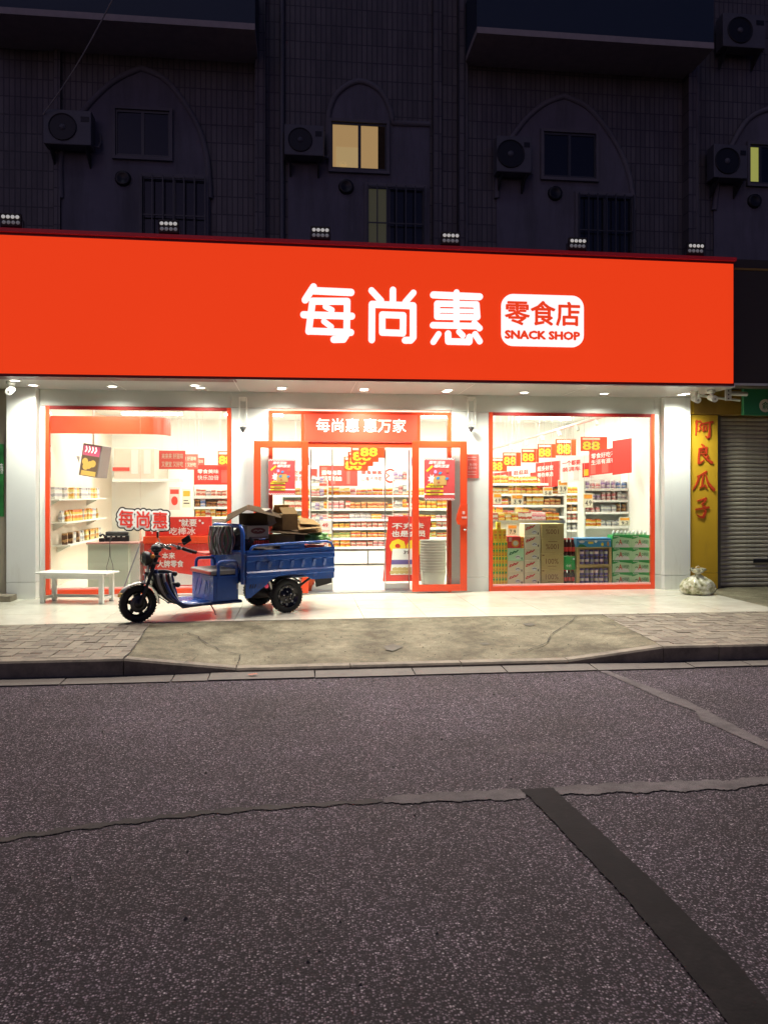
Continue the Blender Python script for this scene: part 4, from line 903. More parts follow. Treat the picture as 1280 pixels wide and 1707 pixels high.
# boards above the doorway shelves
for k, (bx, Yq) in enumerate((((598, 738, 641, 763), 12.9), ((585, 745, 631, 770), 13.5), ((580, 753, 622, 777), 14.1), ((573, 761, 614, 785), 14.7))):
    digits_board(*bx, Yq, ['nearest', 'second nearest', 'third nearest', 'farthest'][k] + ' of four overlapping red 88 boards hanging in the doorway', 'overlapping 88 boards in the doorway')
PINKS = ('print_pink', [('r', .30, .36, .3, .8), ('r', .5, .62, .1, .5)])
def wide_banner(px0, px1, col, txt, lab, extra=(), py=(776, 810), Y=16.3):
    fg = 'paper_white' if col == 'print_red' else 'print_red'
    pr_ = [('print_red_light' if col == 'print_red' else mat('print_blush', (.85, .66, .62), .5), [('r', .06, .2, .08, .92), ('r', .3, .42, .08, .7), ('r', .72, .8, .1, .8)]), (fg, [('t', txt[0], txt[2], txt[3], .55, .76, .045), ('t', txt[1], txt[2], txt[3], .24, .48, .01)] + list(extra))]
    return panel_sign('wall_banner', px0, py[0], px1, py[1], Y, col, lab, 'banner', pr_, group='red and white banners above the doorway shelves')
wide_banner(488, 531, 'paper_white', ('吃遍', '零食', .04, .4), 'white banner with a red packet drawing behind the left outer door', [('r', .66, .95, .16, .84)])
wide_banner(532, 596, 'print_red', ('逛每尚惠', '实现零食自由', .06, .58), 'red banner with white lettering above the doorway shelves')
wide_banner(597, 662, 'paper_white', ('美食美客', '让嘴不停歇', .07, .62), 'white banner with a red open-mouth disc above the doorway shelves', [('d', .82, .5, .16, .36)])
# open-mouth disc inner
X0, X1, Z0, Z1 = rect(597, 776, 662, 810, 16.3); mb = MB(); cx, cz_ = X0 + .82 * (X1 - X0), (Z0 + Z1) / 2
o = [q for q in C.objects if q.get('label', '').startswith('white banner with a red open')][0]
mb.disc(cx, cz_, 16.29, .115, .115); mb.build('print', 'print_blush', o, True)
mb = MB(); mb.stroke([(cx - .11, cz_ + .07), (cx - .02, cz_), (cx - .11, cz_ - .07)], .022, 16.287); mb.build('print', 'print_red', o, True)
# standing poster and basket stack right of the doorway
Yp = 12.75; x0, x1, z0, z1 = rect(648, 861, 720, 969, Yp)
ps = thing('standing_poster', 'large leaning red poster with yellow digits behind the right glass door', 'poster', ((x0 + x1) / 2, Yp, .012))
sk = .05
def lean(mb):
    for i in range(len(mb.v)): x, y, z = mb.v[i]; mb.v[i] = (x + (z - z0) * .10 - .10, y + (z - z0) * .12, z)
    return mb
wd, h = x1 - x0, z1 - z0
mb = MB(); mb.box(x0, x1, Yp, Yp + .02, z0, z1); lean(mb).build('board', 'print_red', ps, True)
mb = MB(); mb.mi = 0; mb.text('不充卡', x0 + .1 * wd, x0 + .85 * wd, z0 + .80 * h, z0 + .90 * h, Yp - .005, .05); mb.text('也是会员', x0 + .1 * wd, x0 + .9 * wd, z0 + .68 * h, z0 + .78 * h, Yp - .005, .05)
mb.mi = 1; mb.text('99', x0 + .08 * wd, x0 + .86 * wd, z0 + .30 * h, z0 + .65 * h, Yp - .004, .06)
mb.mi = 2; mb.flat(x0 + .16 * wd, x0 + .66 * wd, z0 + .10 * h, z0 + .50 * h, Yp - .007); mb.mi = 3; mb.flat(x0 + .16 * wd, x0 + .66 * wd, z0 + .26 * h, z0 + .33 * h, Yp - .009)
mb.mi = 4; mb.text('39', x0 + .42 * wd, x0 + .56 * wd, z0 + .42 * h, z0 + .47 * h, Yp - .009, .02); mb.mi = 5
for q in range(9): mb.disc(x0 + (.2 + .055 * q) * wd, z0 + (.14 + .05 * (q % 2)) * h, Yp - .0095 - .0003 * q, .05, .03, 10)
lean(mb).build('print', ['paper_white', 'yellow', 'paper_white', 'print_purple', 'print_dark', 'carton_tan'], ps, True)
mb = MB(); mb.cyl((x0 + wd * .5 + .1, Yp + .04 + (z1 - z0) * .10, z1 - .2), (x0 + wd * .5 + .1, Yp + .4, .013), .012, 6); mb.build('prop', 'steel', ps, True)
bx0_, bx1_ = at(703, 930, 12.45).x, at(746, 930, 12.45).x; nb = 13; zt = at(725, 902, 12.45).z
bd = MB(); wd = (bx1_ - bx0_) / 2
bd.lathe([(wd * .86, 0), (wd, .20), (wd * 1.04, .205), (wd * 1.04, .222), (wd * .97, .215), (wd * .82, .01)], (0, 0, 0), 'z', 16); bdat = bd.data('shopping_basket', mat('basket', (.50, .47, .42), .5, var=.05))
for k in range(nb):
    o = bpy.data.objects.new('shopping_basket', bdat); C.objects.link(o); o.location = ((bx0_ + bx1_) / 2, 12.62, .03 + k * (zt - .24) / (nb - 1)); o.scale = (1, .66, 1)
    tag(o, 'grey shopping basket, %s from the bottom of the stack behind the right door' % ORD[k + 1], 'basket', 'nested grey shopping baskets')
bs = thing('basket_stand', 'low white stand carrying the stack of grey shopping baskets', 'stand', ((bx0_ + bx1_) / 2, 12.62, .012))
mb = MB(); mb.box(bx0_, bx1_, 12.5, 12.75, .013, .028); mb.build('plate', 'white_paint', bs, True)
for q in (bx0_ + .02, bx1_ - .02): mb = MB(); mb.tube([(q, 12.46, .02), (q - (.02 if q < bs.location.x else -.02), 12.46, .30)], .010, 6); mb.build('side_post', 'white_paint', bs, True)
# racks of hanging goods either side of the doorway, price cards
for px0, px1, pyt, Y, lab in ((517, 546, 800, 14.4, 'white wire display rack left inside the doorway'), (655, 684, 795, 14.4, 'white wire display rack right inside the doorway')):
    x0, x1, z0, z1 = rect(px0, pyt, px1, 960, Y); z0 = .012; t = thing('wire_rack', lab, 'rack', ((x0 + x1) / 2, Y, z0), group='white wire display racks inside the doorway')
    for q in (x0, x1): mb = MB(); mb.cyl((q, Y, z0), (q, Y, z1), .012, 6); mb.build('post', 'white_paint', t, True)
    for k in range(7):
        z = z0 + .25 + k * (z1 - z0 - .3) / 6; mb = MB(); mb.box(x0, x1, Y - .12, Y + .12, z - .012, z); mb.build('wire_shelf', 'white_paint', t, True)
        row([BAG], [6, 11, 9, 6], x0 + .02, x1 - .02, Y - .04, z, .075, .15, '%s tier of %s wire rack' % (ORD[k + 1], 'left' if px0 < 600 else 'right'), 'snack pack', 'packs on the wire racks inside the doorway', run=2)
panel_sign('price_card', 533, 868, 554, 890, 13.6, 'paper_white', 'white price card reading 49 right of the cardboard in the doorway', 'card', [('print_red', [('t', '49', .2, .65, .5, .82, .02)]), ('print_pink', [('r', .2, .8, .2, .3)])], hang=False)

# a second rack, bins and price cards fill the right window; a cabinet and posters fill the left one
mx0, mx1 = at(944, 840, 16.0).x, at(1000, 840, 16.0).x; zm_ = [zpx(p, 16.0, 970) for p in (884, 868, 853, 838, 823)]
rack('shelf_unit', 'narrow white shelf unit between the gondola and the right wall rack', mx0, mx1, 16.0, zm_, zpx(808, 16.0, 970), base_h=.4)
for lv, z, pal in zip(LV, zm_, ([5, 11, 2], [3, 9, 5], [11, 10, 0], [2, 5, 8], [9, 0, 11])): row([BAG, CAR, JAR], pal, mx0 + .03, mx1 - .03, 16.1, z, .115, .165, lv + ' shelf between gondola and rack', 'snack pack', 'snack packs on the narrow shelf unit', run=3)
nx0, nx1 = at(816, 880, 13.3).x, at(938, 880, 13.3).x; zb = at(870, 869, 13.3).z
t = thing('snack_bin', 'long white sloping bin of loose snacks behind the stacked cartons', 'bin', ((nx0 + nx1) / 2, 13.3, .012))
mb = MB(); mb.hexa([(nx0 + .05, 13.3, .012), (nx1 - .05, 13.3, .012), (nx1 - .05, 13.75, .012), (nx0 + .05, 13.75, .012), (nx0, 13.22, zb), (nx1, 13.22, zb), (nx1, 13.82, zb), (nx0, 13.82, zb)]); mb.build('body', 'white_paint', t, True)
mb = MB(); mb.box(nx0 - .01, nx1 + .01, 13.20, 13.225, zb - .03, zb + .02); mb.build('lip', 'steel', t, True)
row([BAG, CAR], [2, 5, 3, 0, 9], nx0 + .03, nx1 - .05, 13.34, zb + .002, .12, .15, 'front row of the snack bin', 'snack pack', 'packs standing in the snack bin', run=3)
row([BAG], [5, 2, 10, 3], nx0 + .03, nx1 - .05, 13.55, zb + .002, .12, .24, 'rear row of the snack bin', 'snack pack', 'packs standing in the snack bin', run=3)
for k, (a, b, c_, d, tx, Y) in enumerate(((822, 822, 836, 840, '4.9', 13.2), (852, 824, 872, 842, '3.9', 13.2), (930, 800, 946, 822, '3.9', 14.3), (972, 822, 988, 846, '4.9', 14.0), (846, 874, 862, 892, '7.9', 12.9), (1032, 862, 1050, 876, '9.2', 13.6), (905, 812, 921, 826, '5.8', 14.4))):
    panel_sign('price_card', a, b, c_, d, Y, 'cream', 'small cream price card, %s of the cards in the right window from the left' % ORD[[1, 3, 5, 6, 2, 7, 4][k]], 'card', [('print_dark', [('t', tx, .2, .85, .12, .5, .02)]), ('print_orange', [('r', .08, .92, .62, .9)])], group='small price cards in the right window', hang=True)
Yk = 15.7; x0, x1, z0, z1 = rect(190, 747, 258, 798, Yk)
t = thing('wall_cabinet', 'beige wall cabinet with a red stripe behind the hanging screen', 'cabinet', ((x0 + x1) / 2, Yk, z0))
mb = MB(); mb.box(x0, x1, Yk, Yk + 1.58, z0, z1, .006); mb.build('body', mat('cabinet_beige', (.50, .44, .36), .5, var=.05), t, True)
X0, X1, Z0, Z1 = rect(188, 779, 216, 785, Yk); mb = MB(); mb.box(X0, X1, Yk - .02, Yk - .001, Z0, Z1); mb.build('stripe', 'print_red', t, True)
for a in (219, 240): X0, X1, Z0, Z1 = rect(a, 750, a + 11, 790, Yk); mb = MB(); mb.box(X0, X1, Yk - .015, Yk - .001, Z0, Z1); mb.build('door_panel', 'print_pink', t, True)
X0, X1, Z0, Z1 = rect(188, 798, 300, 803, Yk); mb = MB(); mb.box(X0, X1, Yk - .05, Yk + .4, Z0, Z1); mb.build('bottom_board', 'wall_grey', t, True)
panel_sign('wall_poster', 282, 812, 300, 850, 16.8, 'print_pink', 'pale pink poster on the rear wall above the freezer counter', 'poster', [('print_red', [('r', .1, .9, .7, .9), ('d', .5, .4, .3, .2)])], hang=False)
panel_sign('wall_poster', 304, 815, 318, 846, 16.8, 'cream', 'cream poster on the rear wall right of the pale pink poster', 'poster', [('print_orange', [('r', .1, .9, .6, .9)]), ('print_dark', [('r', .15, .85, .2, .26), ('r', .15, .7, .35, .4)])], hang=False)

# ------------------------------------------------------------------ cartons stacked behind the right window
YB = 12.42
def carton(name, px0, py0, px1, py1, m, label, prints=(), cat='carton', depth=.30, group='cartons stacked behind the right window', Y=YB):
    x0, x1, z0, z1 = rect(px0, py0, px1, py1, Y); wd, h = x1 - x0, z1 - z0; j = random.uniform(-.006, .012)
    t = thing(name, label, cat, ((x0 + x1) / 2, Y, z0), group=group)
    mb = MB(); mb.box(x0 + .003, x1 - .003, Y + j, Y + depth + j, z0 + .001, z1 - .002, .004); mb.build('box', m, t, True)
    pm = []; mb = MB(); mb.k = 0
    for m_, items in prints:
        mb.mi = len(pm); pm.append(m_); yy = Y + j - .002 - .0012 * mb.mi
        for it in items:
            if it[0] == 't': mb.text(it[1], x0 + it[2] * wd, x0 + it[3] * wd, z0 + it[4] * h, z0 + it[5] * h, yy, it[6] if len(it) > 6 else .02, it[7] if len(it) > 7 else 0)
            elif it[0] == 'T': mb.text(it[1], x0 + it[3] * wd, x0 + it[2] * wd, z0 + it[5] * h, z0 + it[4] * h, yy, it[6])      # printed upside down
            elif it[0] == 'r': mb.flat(x0 + it[1] * wd, x0 + it[2] * wd, z0 + it[3] * h, z0 + it[4] * h, yy)
            elif it[0] == 'd': mb.disc(x0 + it[1] * wd, z0 + it[2] * h, yy, it[3] * wd, it[4] * h, 14)
            elif it[0] == 's': mb.stroke([(x0 + a * wd, z0 + b * h) for a, b in it[1]], it[2] * h, yy)
            elif it[0] == 'p': mb.add([(x0 + a * wd, yy, z0 + b * h) for a, b in it[1]], [tuple(range(len(it[1])))])
    if pm: mb.build('print', pm, t, True)
    return t
x0, x1, z0, z1 = rect(812, 975, 1089, 984, YB); mb = MB(); mb.box(x0, x1, YB - .06, YB + .5, .013, z1 - .001, .004)
tag(mb.build('display_plinth', mat('plinth', (.20, .10, .05), .5), None, loc=((x0 + x1) / 2, YB, .013)), 'low dark plinth under the stacked cartons in the right window', 'plinth')
POS = ['top', 'second', 'third', 'fourth', 'bottom']
JU = []
for c_, y in (('print_green', .85), ('print_orange', .62), ('print_green', .38), ('print_orange', .14)): JU.append((c_, [('d', .1 + .16 * q, y, .055, .085) for q in range(6)]))
JU.append(('print_dark', [('r', .05 + .16 * q, .13 + .16 * q, yy, yy + .035) for q in range(6) for yy in (.73, .49, .25, .02)]))
for k, (a, b) in enumerate(((903, 927), (927, 951), (951, 975))):
    carton('juice_case', 815, a, 846, b, 'yellow', '%s of three yellow and green juice cases at the window\'s left end' % ['top', 'middle', 'bottom'][k], JU, 'juice case')
for k in range(4):
    carton('juice_carton', 815 + 7.4 * k, 882, 815 + 7.4 * k + 7, 903, 'yellow', 'yellow juice carton, %s from left on top of the juice cases' % ORD[k + 1], [('print_orange', [('d', .5, .35, .3, .16), ('d', .5, .75, .3, .12)]), ('print_dark', [('r', .2, .8, .5, .56)])], 'juice carton', .1)
carton('juice_carton', 828, 870, 835, 882, 'yellow', 'single yellow juice carton standing highest above the juice cases', [('print_orange', [('d', .5, .4, .3, .2)])], 'juice carton', .09)
LOGO = [('print_red', [('s', [(.12, .5), (.18, .68), (.3, .64), (.4, .78), (.5, .72), (.62, .86)], .09), ('s', [(.18, .5), (.3, .6), (.55, .72)], .05)]), ('paper_white', [('d', .62, .30, .16, .16)]), ('print_dark', [('s', [(.5, .3), (.62, .36), (.74, .3)], .045), ('r', .82, .88, .1, .28)])]
LOGOG = [('print_green_dark', LOGO[0][1])] + LOGO[1:]
carton('noodle_box', 846, 894, 868, 914, 'print_red', 'red box with a yellow bowl picture above the green box', [('print_orange', [('d', .6, .4, .3, .3)]), ('cream', [('d', .6, .42, .2, .2), ('t', '面', .1, .34, .55, .9, .03)])], 'box')
carton('noodle_box', 868.5, 895, 873.5, 914, 'print_orange', 'narrow orange box beside the red box with a bowl', [('print_red', [('r', .2, .8, .2, .35), ('r', .2, .8, .5, .6)])], 'box')
carton('drink_case', 846, 914.5, 873.5, 935, 'print_green_light', 'pale green case with dark script under the red bowl box', LOGOG, 'case')
for k, (a, b) in enumerate(((935, 955), (955, 975))): carton('drink_case', 846, a, 873.5, b, mat('case_cream', (.88, .80, .55), .5), 'cream case with red script, %s under the pale green case' % ['directly', 'lowest'][k], LOGO, 'case')
for k in range(5): carton('drink_case', 874, 873 + 20.4 * k, 901, 873 + 20.4 * (k + 1), 'case_cream', '%s of five cream cases beside the brown 100%% cartons' % POS[k], LOGO, 'case')
for k, (a, b) in enumerate(((873, 897), (897, 923), (923, 949), (949, 975))):
    pr_ = [('carton_print', [('T', '100%', .2, .76, .28, .62, .01), ('r', .3, .7, .75, .79)])] if k < 2 else [('carton_print', [('t', '100%', .2, .76, .34, .68, .01), ('r', .3, .66, .18, .21), ('r', .05, .14, .86, .93)])]
    carton('brown_carton', 902, a, 940, b, 'carton_tan', '%s of four brown cartons printed 100%%' % POS[k] + (', upside down' if k < 2 else ''), pr_, 'carton', .4)
def bottles(px0, py0, px1, py1, nx, label, m='pack_10'):
    x0, x1, z0, z1 = rect(px0, py0, px1, py1, YB); t = thing('bottle_pack', label, 'bottle pack', ((x0 + x1) / 2, YB, z0), group='shrink-wrapped bottle packs in the right window'); r = (x1 - x0) / nx / 2; h = z1 - z0
    for q in range(nx):
        for d in range(2):
            mb = MB(); mb.lathe([(0, .001), (r * .9, .002), (r * .98, .02), (r * .98, h * .62), (r * .4, h * .82), (r * .4, h * .9)], (x0 + r + 2 * r * q, YB + r + 2 * r * d, z0), 'z', 10); b = mb.build('bottle', 'cola', t, True)
            mb = MB(); mb.lathe([(r * 1.0, h * .25), (r * 1.0, h * .5)], (x0 + r + 2 * r * q, YB + r + 2 * r * d, z0), 'z', 10); mb.build('label_band', 'print_red', b, True)
            mb = MB(); mb.lathe([(r * .45, h * .9), (r * .45, h * .99), (0, h * .99)], (x0 + r + 2 * r * q, YB + r + 2 * r * d, z0), 'z', 8); mb.build('cap', 'print_red', b, True)
mat('cola', (.07, .02, .012), .1)
bottles(941, 897, 959, 927, 3, 'pack of dark bottles above the small dark green carton'); bottles(941, 950, 959, 975, 3, 'pack of dark bottles under the small dark green carton')
carton('green_carton', 941, 928, 959, 950, 'print_green', 'small dark green carton between the two packs of dark bottles', [('paper_white', [('r', .75, .92, .75, .9), ('t', '牛奶', .15, .6, .2, .4, .02)])], 'carton')
carton('blue_box', 961, 897, 1019, 912, 'print_blue', 'wide blue box lying on the two trays of cans', [('print_green_dark', [('p', [(.03, .02), (.3, .02), (.2, .3), (.1, .34)])]), ('yellow', [('r', .33, .48, .35, .6), ('d', .74, .3, .04, .2)]), ('paper_white', [('d', .15, .6, .08, .15), ('d', .55, .62, .04, .15), ('r', .02, .98, .68, .72)]), ('print_orange', [('d', .9, .35, .03, .25)])], 'box')
for k, (a, b) in enumerate(((912.5, 943), (943.5, 975))):
    x0, x1, z0, z1 = rect(961, a, 1019, b, YB); h = z1 - z0; wd = x1 - x0
    t = thing('can_tray', '%s brown tray of twelve purple cans under the blue box' % ['upper', 'lower'][k], 'tray', ((x0 + x1) / 2, YB, z0), group='trays of purple cans')
    mb = MB(); mb.box(x0, x1, YB + .06, YB + .34, z0, z1 - .001); mb.box(x0, x0 + .05, YB - .01, YB + .06, z0, z1 - .001); mb.box(x1 - .04, x1, YB - .01, YB + .06, z0, z1 - .001); mb.box(x0 + .05, x1 - .04, YB - .01, YB + .06, z0, z0 + .02); mb.box(x0 + .05, x1 - .04, YB - .01, YB + .06, z1 - .016, z1 - .001); mb.build('tray', 'carton_tan', t, True)
    n = 6; cw = (wd - .10) / n; ch = (h - .05) / 2
    for q in range(n):
        for r_ in range(2):
            cx, cz_ = x0 + .055 + cw * (q + .5), z0 + .022 + ch * r_; rr = cw * .44
            mb = MB(); mb.lathe([(rr * .8, .0), (rr, .012), (rr, ch - .025), (rr * .8, ch - .012), (0, ch - .014)], (cx, YB + .03, cz_), 'z', 12); cn = mb.build('can', 'print_purple', t, True)
            mb = MB(); mb.lathe([(rr * 1.01, ch * .35), (rr * 1.01, ch * .68)], (cx, YB + .03, cz_), 'z', 12); mb.build('label_band', ['cream', 'print_blush', 'vinyl_grey'][(q + r_) % 3], cn, True)
MILK = [('print_green_light', [('r', .0, 1, .0, 1)]), ('print_green', [('p', [(0, 1), (0, .68), (.15, .72), (.35, .84), (.6, .8), (.85, .74), (1, .72), (1, 1)])]), ('paper_white', [('p', [(.1, 0), (.2, .28), (.5, .38), (.8, .26), (.9, 0)]), ('t', '哇哈哈', .06, .36, .84, .95, .02)]), ('print_red', [('t', 'A', .32, .5, .22, .66, .03)]), ('print_green_dark', [('t', 'D钙奶', .5, .86, .3, .6, .02), ('s', [(.18, .4), (.26, .46), (.3, .38)], .05)])]
for r_ in range(4):
    for c_ in range(2):
        carton('milk_case', 1021 + 32 * c_, 892 + 20.75 * r_, 1053 + 32 * c_, 892 + 20.75 * (r_ + 1), 'print_green', '%s green milk case of the %s stack at the right window edge' % (['top', 'second', 'third', 'bottom'][r_], ['left', 'right'][c_]), MILK, 'milk case', .22)
for k in range(9):
    p = at(1026 + 6.6 * k, 892, YB); o = MB(); o.lathe([(0, 0), (.026, 0), (.026, .05), (.014, .062), (.014, .075), (0, .076)], (0, 0, 0), 'z', 10); b = tag(o.build('milk_bottle', 'paper_white', None, loc=(0, 0, 0)), 'small white milk bottle, %s from left on the green milk cases' % ORD[k + 1], 'bottle', 'small milk bottles on the green cases'); b.location = (p.x, YB + .08, p.z)
# boards hanging in the right window
for k, bx in enumerate(((817, 763, 845, 786), (838, 754, 868, 777), (869, 748, 898, 771), (896, 740, 926, 763), (926, 732, 960, 759), (968, 728, 1012, 752))):
    digits_board(*bx, (16.2, 15.8, 15.4, 15.0, 14.6, 14.0)[k], 'red 88 board, %s from left in the right window' % ORD[k + 1], 'rising row of 88 boards in the right window')
blush = 'print_blush'
BN = [((822, 789, 852, 822), 'print_red', 16.0, ('零食王国', '开心每天'), 'lowest'), ((853, 780, 893, 817), 'paper_white', 15.4, ('逛逛逛', '买一大袋零食'), 'second lowest'), ((893, 772, 934, 814), 'print_red', 14.8, ('超多好货', '等你来选'), 'third'), ((934, 763, 981, 805), 'paper_white', 14.3, ('一个都要', '装满车'), 'fourth')]
for (a, b, c_, d), col, Y, tx, nm in BN:
    fg = 'paper_white' if col == 'print_red' else 'print_red'
    ex = [('r', .66, .88, .14, .7)] if col != 'print_red' else []
    panel_sign('wall_banner', a, b, c_, d, Y, col, '%s of the five banners rising to the right in the right window' % nm, 'banner',
               [('print_red_light' if col == 'print_red' else blush, [('r', .08, .22, .05, .6), ('r', .4, .56, .05, .5), ('r', .8, .95, .1, .7)]), (fg, [('t', tx[0], .05, .6, .66, .86, .04), ('t', tx[1], .05, .6, .42, .6, .035)] + ex)] + ([('yellow', [('r', .70, .84, .2, .45)])] if ex else []), group='rising banners in the right window', skew=.05, dY=-.25)
panel_sign('wall_banner', 982, 752, 1022, 793, 13.7, 'print_red', 'large red banner with two lines of white characters, fifth in the rising row', 'banner', [('print_red_light', [('r', .05, .2, .05, .45), ('r', .4, .6, .05, .45)]), ('paper_white', [('t', '零食好吃不贵', .06, .98, .66, .88, .03), ('t', '生活有滋有味', .06, .98, .42, .62, .03)])], group='rising banners in the right window', skew=.06, dY=-.35)
panel_sign('wall_banner', 1021, 735, 1045, 792, 13.35, 'print_red', 'tall plain red panel closing the rising row of banners at its right', 'banner', group='rising banners in the right window', skew=.04, dY=-.2)
# track rail of lamps
a, b = at(815, 750, 16.6), at(1012, 692, 13.0)
t = thing('track_rail', 'long pinkish lamp rail rising to the right in the right window', 'rail', tuple(b)); mb = MB(); mb.tube([a, b], .025, 6); mb.build('rail', 'print_pink', t, True)
for q in range(7):
    f = .08 + q * .14; p = a + (b - a) * f; mb = MB(); mb.tube([p + Vector((0, 0, -.02)), p + Vector((.02, -.03, -.12))], .035, 8); mb.build('spot_head', 'white_paint', t, True)
# sticker on the left window: characters with white and dark outlines
zz = lambda p: (lambda q: (q.x, q.z))(at(198 + (p[0] - 50) * .108, 851 + (p[1] - 60) * .122, Y_F + .02))
GL = [[([(105 - 30, 70), (70 - 10, 121)], 27)] for _ in ()]
st = thing('window_sticker', 'red characters outlined in white and black stuck on the left window', 'sticker', tuple(at(238, 880, Y_F + .02)))
def sub_glyph(p, ox): return (p[0] - ox[0] + ox[1], p[1])
pm = at(240, 866, Y_F).x - at(239, 866, Y_F).x
for add, y, m_, nm in ((11.5, Y_F + .026, 'black', 'dark_outline'), (7.0, Y_F + .019, 'paper_white', 'white_outline'), (0, Y_F + .012, 'print_red', 'character')):
    mb = MB(); mb.k = 0
    for g in (G_MEI, G_SHANG, G_HUI):
        for pts, wd in g:
            P = [zz((p[0], p[1])) for p in pts]; yy = y; mb.stroke(P, (3.2 + add) * pm, yy - .00002 * mb.k)
    for i in range(len(mb.v)): pass
    mb.build(nm, m_, st, True)
# posters on the two outer doors
def door_poster(px0, py0, px1, py1, label):
    Y = Y_F - .172; x0, x1, z0, z1 = rect(px0, py0, px1, py1, Y); wd, h = x1 - x0, z1 - z0
    t = thing('door_poster', label, 'poster', ((x0 + x1) / 2, Y, z0), group='red sale posters on the outer doors')
    mb = MB(); mb.box(x0, x1, Y, Y + .003, z0, z1); mb.build('sheet', mat('poster_red', (.66, .075, .075), .5, var=.12, vscale=2.5), t, True)
    mb = MB(); mb.k = 0; Q = lambda a, b, c_, d, k: mb.flat(x0 + a * wd, x0 + b * wd, z0 + c_ * h, z0 + d * h, Y - .0008 - .0005 * k)
    mb.mi = 0; n = 22
    for i in range(n):
        for r_ in range(2):
            if (i + r_) % 2: Q(i / n, (i + 1) / n, .975 - .0225 * r_, .997 - .0225 * r_, 1); Q(i / n, (i + 1) / n, .003 + .0225 * r_, .025 + .0225 * r_, 1)
    mb.text('周年活动', x0 + .14 * wd, x0 + .66 * wd, z0 + .85 * h, z0 + .93 * h, Y - .003, .04, .3); mb.text('福利放送', x0 + .30 * wd, x0 + .80 * wd, z0 + .765 * h, z0 + .845 * h, Y - .003, .04, .3)
    star = [(x0 + (.25 + (.15 if i % 2 else .08) * math.cos(i * PI / 8)) * wd, z0 + (.50 + (.13 if i % 2 else .065) * math.sin(i * PI / 8)) * h) for i in range(16)]; mb.add([(a, Y - .002, b) for a, b in star], [tuple(range(16))])
    Q(0, 1, .13, .165, .5)
    mb.mi = 1; mb.add([(x0 + a * wd, Y - .0035, z0 + b * h) for a, b in ((.06, .70), (.1, .665), (.29, .79), (.25, .825))], [(0, 1, 2, 3)])
    for b in (.30, .20, .125): Q(.06, .62, b, b + .042, 4)
    Q(.12, .35, .355, .39, 4)
    mb.mi = 2; mb.add([(x0 + a * wd, Y - .003, z0 + b * h) for a, b in ((.30, .36), (.72, .36), (.74, .52), (.30, .50))], [(0, 1, 2, 3)])
    mb.add([(x0 + a * wd, Y - .0032, z0 + b * h) for a, b in ((.30, .50), (.52, .48), (.74, .52), (.66, .58), (.36, .57))], [(0, 1, 2, 3, 4)])
    mb.mi = 3; mb.disc(x0 + .36 * wd, z0 + .67 * h, Y - .004, .05 * wd, .042 * h)
    mb.mi = 4; mb.disc(x0 + .76 * wd, z0 + .69 * h, Y - .004, .05 * wd, .042 * h); mb.disc(x0 + .47 * wd, z0 + .42 * h, Y - .005, .05 * wd, .03 * h, 5)
    mb.mi = 5
    for a, b in ((.52, .64), (.45, .52), (.74, .51)): mb.add([(x0 + (a + u) * wd, Y - .0055, z0 + (b + v) * h) for u, v in ((-.07, -.02), (.02, -.03), (.07, .02), (-.02, .035))], [(0, 1, 2, 3)])
    mb.mi = 6
    for b, e in ((.305, .58), (.205, .52), (.13, .48)):
        for q in range(8): Q(.2 + (e - .2) * q / 8, .2 + (e - .2) * (q + .72) / 8, b + .010, b + .028, 7)
    mb.build('print', ['paper_white', 'yellow', mat('kraft', (.55, .33, .10), .7), mat('lilac', (.5, .35, .65), .5), mat('brick_red', (.5, .12, .06), .5), 'print_blue', 'print_dark'], t, True)
door_poster(448, 765, 492, 825, 'red anniversary sale poster on the left outer door'); door_poster(707, 763, 758, 834, 'red anniversary sale poster on the right outer door')

# ================================================================== THE APARTMENT BUILDING ABOVE
YA = 15.8
bld = thing('apartment_building', 'dark tiled apartment building with pointed plaster arches above the shop', 'building', (1.5, YA, 0))
mb = MB(); mb.box(-14, 22, YA, YA + .4, 3.5, 22); mb.build('wall', 'facade_tile', bld, True)
def arch(poly):
    P = [at(x, y, YA - .05) for x, y in poly]; mb = MB(); mb.prism([(p.x, p.z) for p in P], YA - .05, YA + .01); a = mb.build('arch', 'plaster', bld, True)
    top = [p for p, (x, y) in zip(P, poly) if y < 395]; mb = MB(); mb.tube([(p.x, YA - .05, p.z) for p in top], .06, 6); mb.build('arch_band', 'plaster_dim', a, True)
def curve(pts, n=5):
    out = []
    for i in range(len(pts) - 1):
        p0, p1, p2, p3 = pts[max(i - 1, 0)], pts[i], pts[i + 1], pts[min(i + 2, len(pts) - 1)]
        for q in range(n):
            t = q / n; out.append(tuple(.5 * (2 * p1[k] + (p2[k] - p0[k]) * t + (2 * p0[k] - 5 * p1[k] + 4 * p2[k] - p3[k]) * t * t + (3 * p1[k] - p0[k] - 3 * p2[k] + p3[k]) * t ** 3) for k in (0, 1)))
    return out + [pts[-1]]
for c_, l_, r_ in (([(102, 330), (102, 260), (118, 215), (150, 172), (190, 135), (235, 113)], 0, 0), ):
    arch([(102, 470)] + curve(c_) + curve([(235, 113), (275, 132), (308, 172), (333, 218), (346, 270), (350, 330)])[1:] + [(350, 470)])
arch([(480, 470), (480, 262), (547, 262)] + curve([(547, 205), (550, 180), (565, 152), (598, 135), (632, 150), (650, 182), (654, 205)]) + [(716, 207), (716, 470)])
arch([(828, 470)] + curve([(828, 330), (834, 265), (868, 208), (905, 174), (940, 160)]) + curve([(940, 160), (978, 178), (1010, 214), (1036, 258), (1050, 300), (1056, 350)])[1:] + [(1056, 470)])
arch([(1190, 480)] + curve([(1190, 350), (1200, 290), (1228, 225), (1255, 192), (1300, 176)]) + curve([(1300, 176), (1340, 195), (1380, 250), (1400, 350)])[1:] + [(1400, 480)])
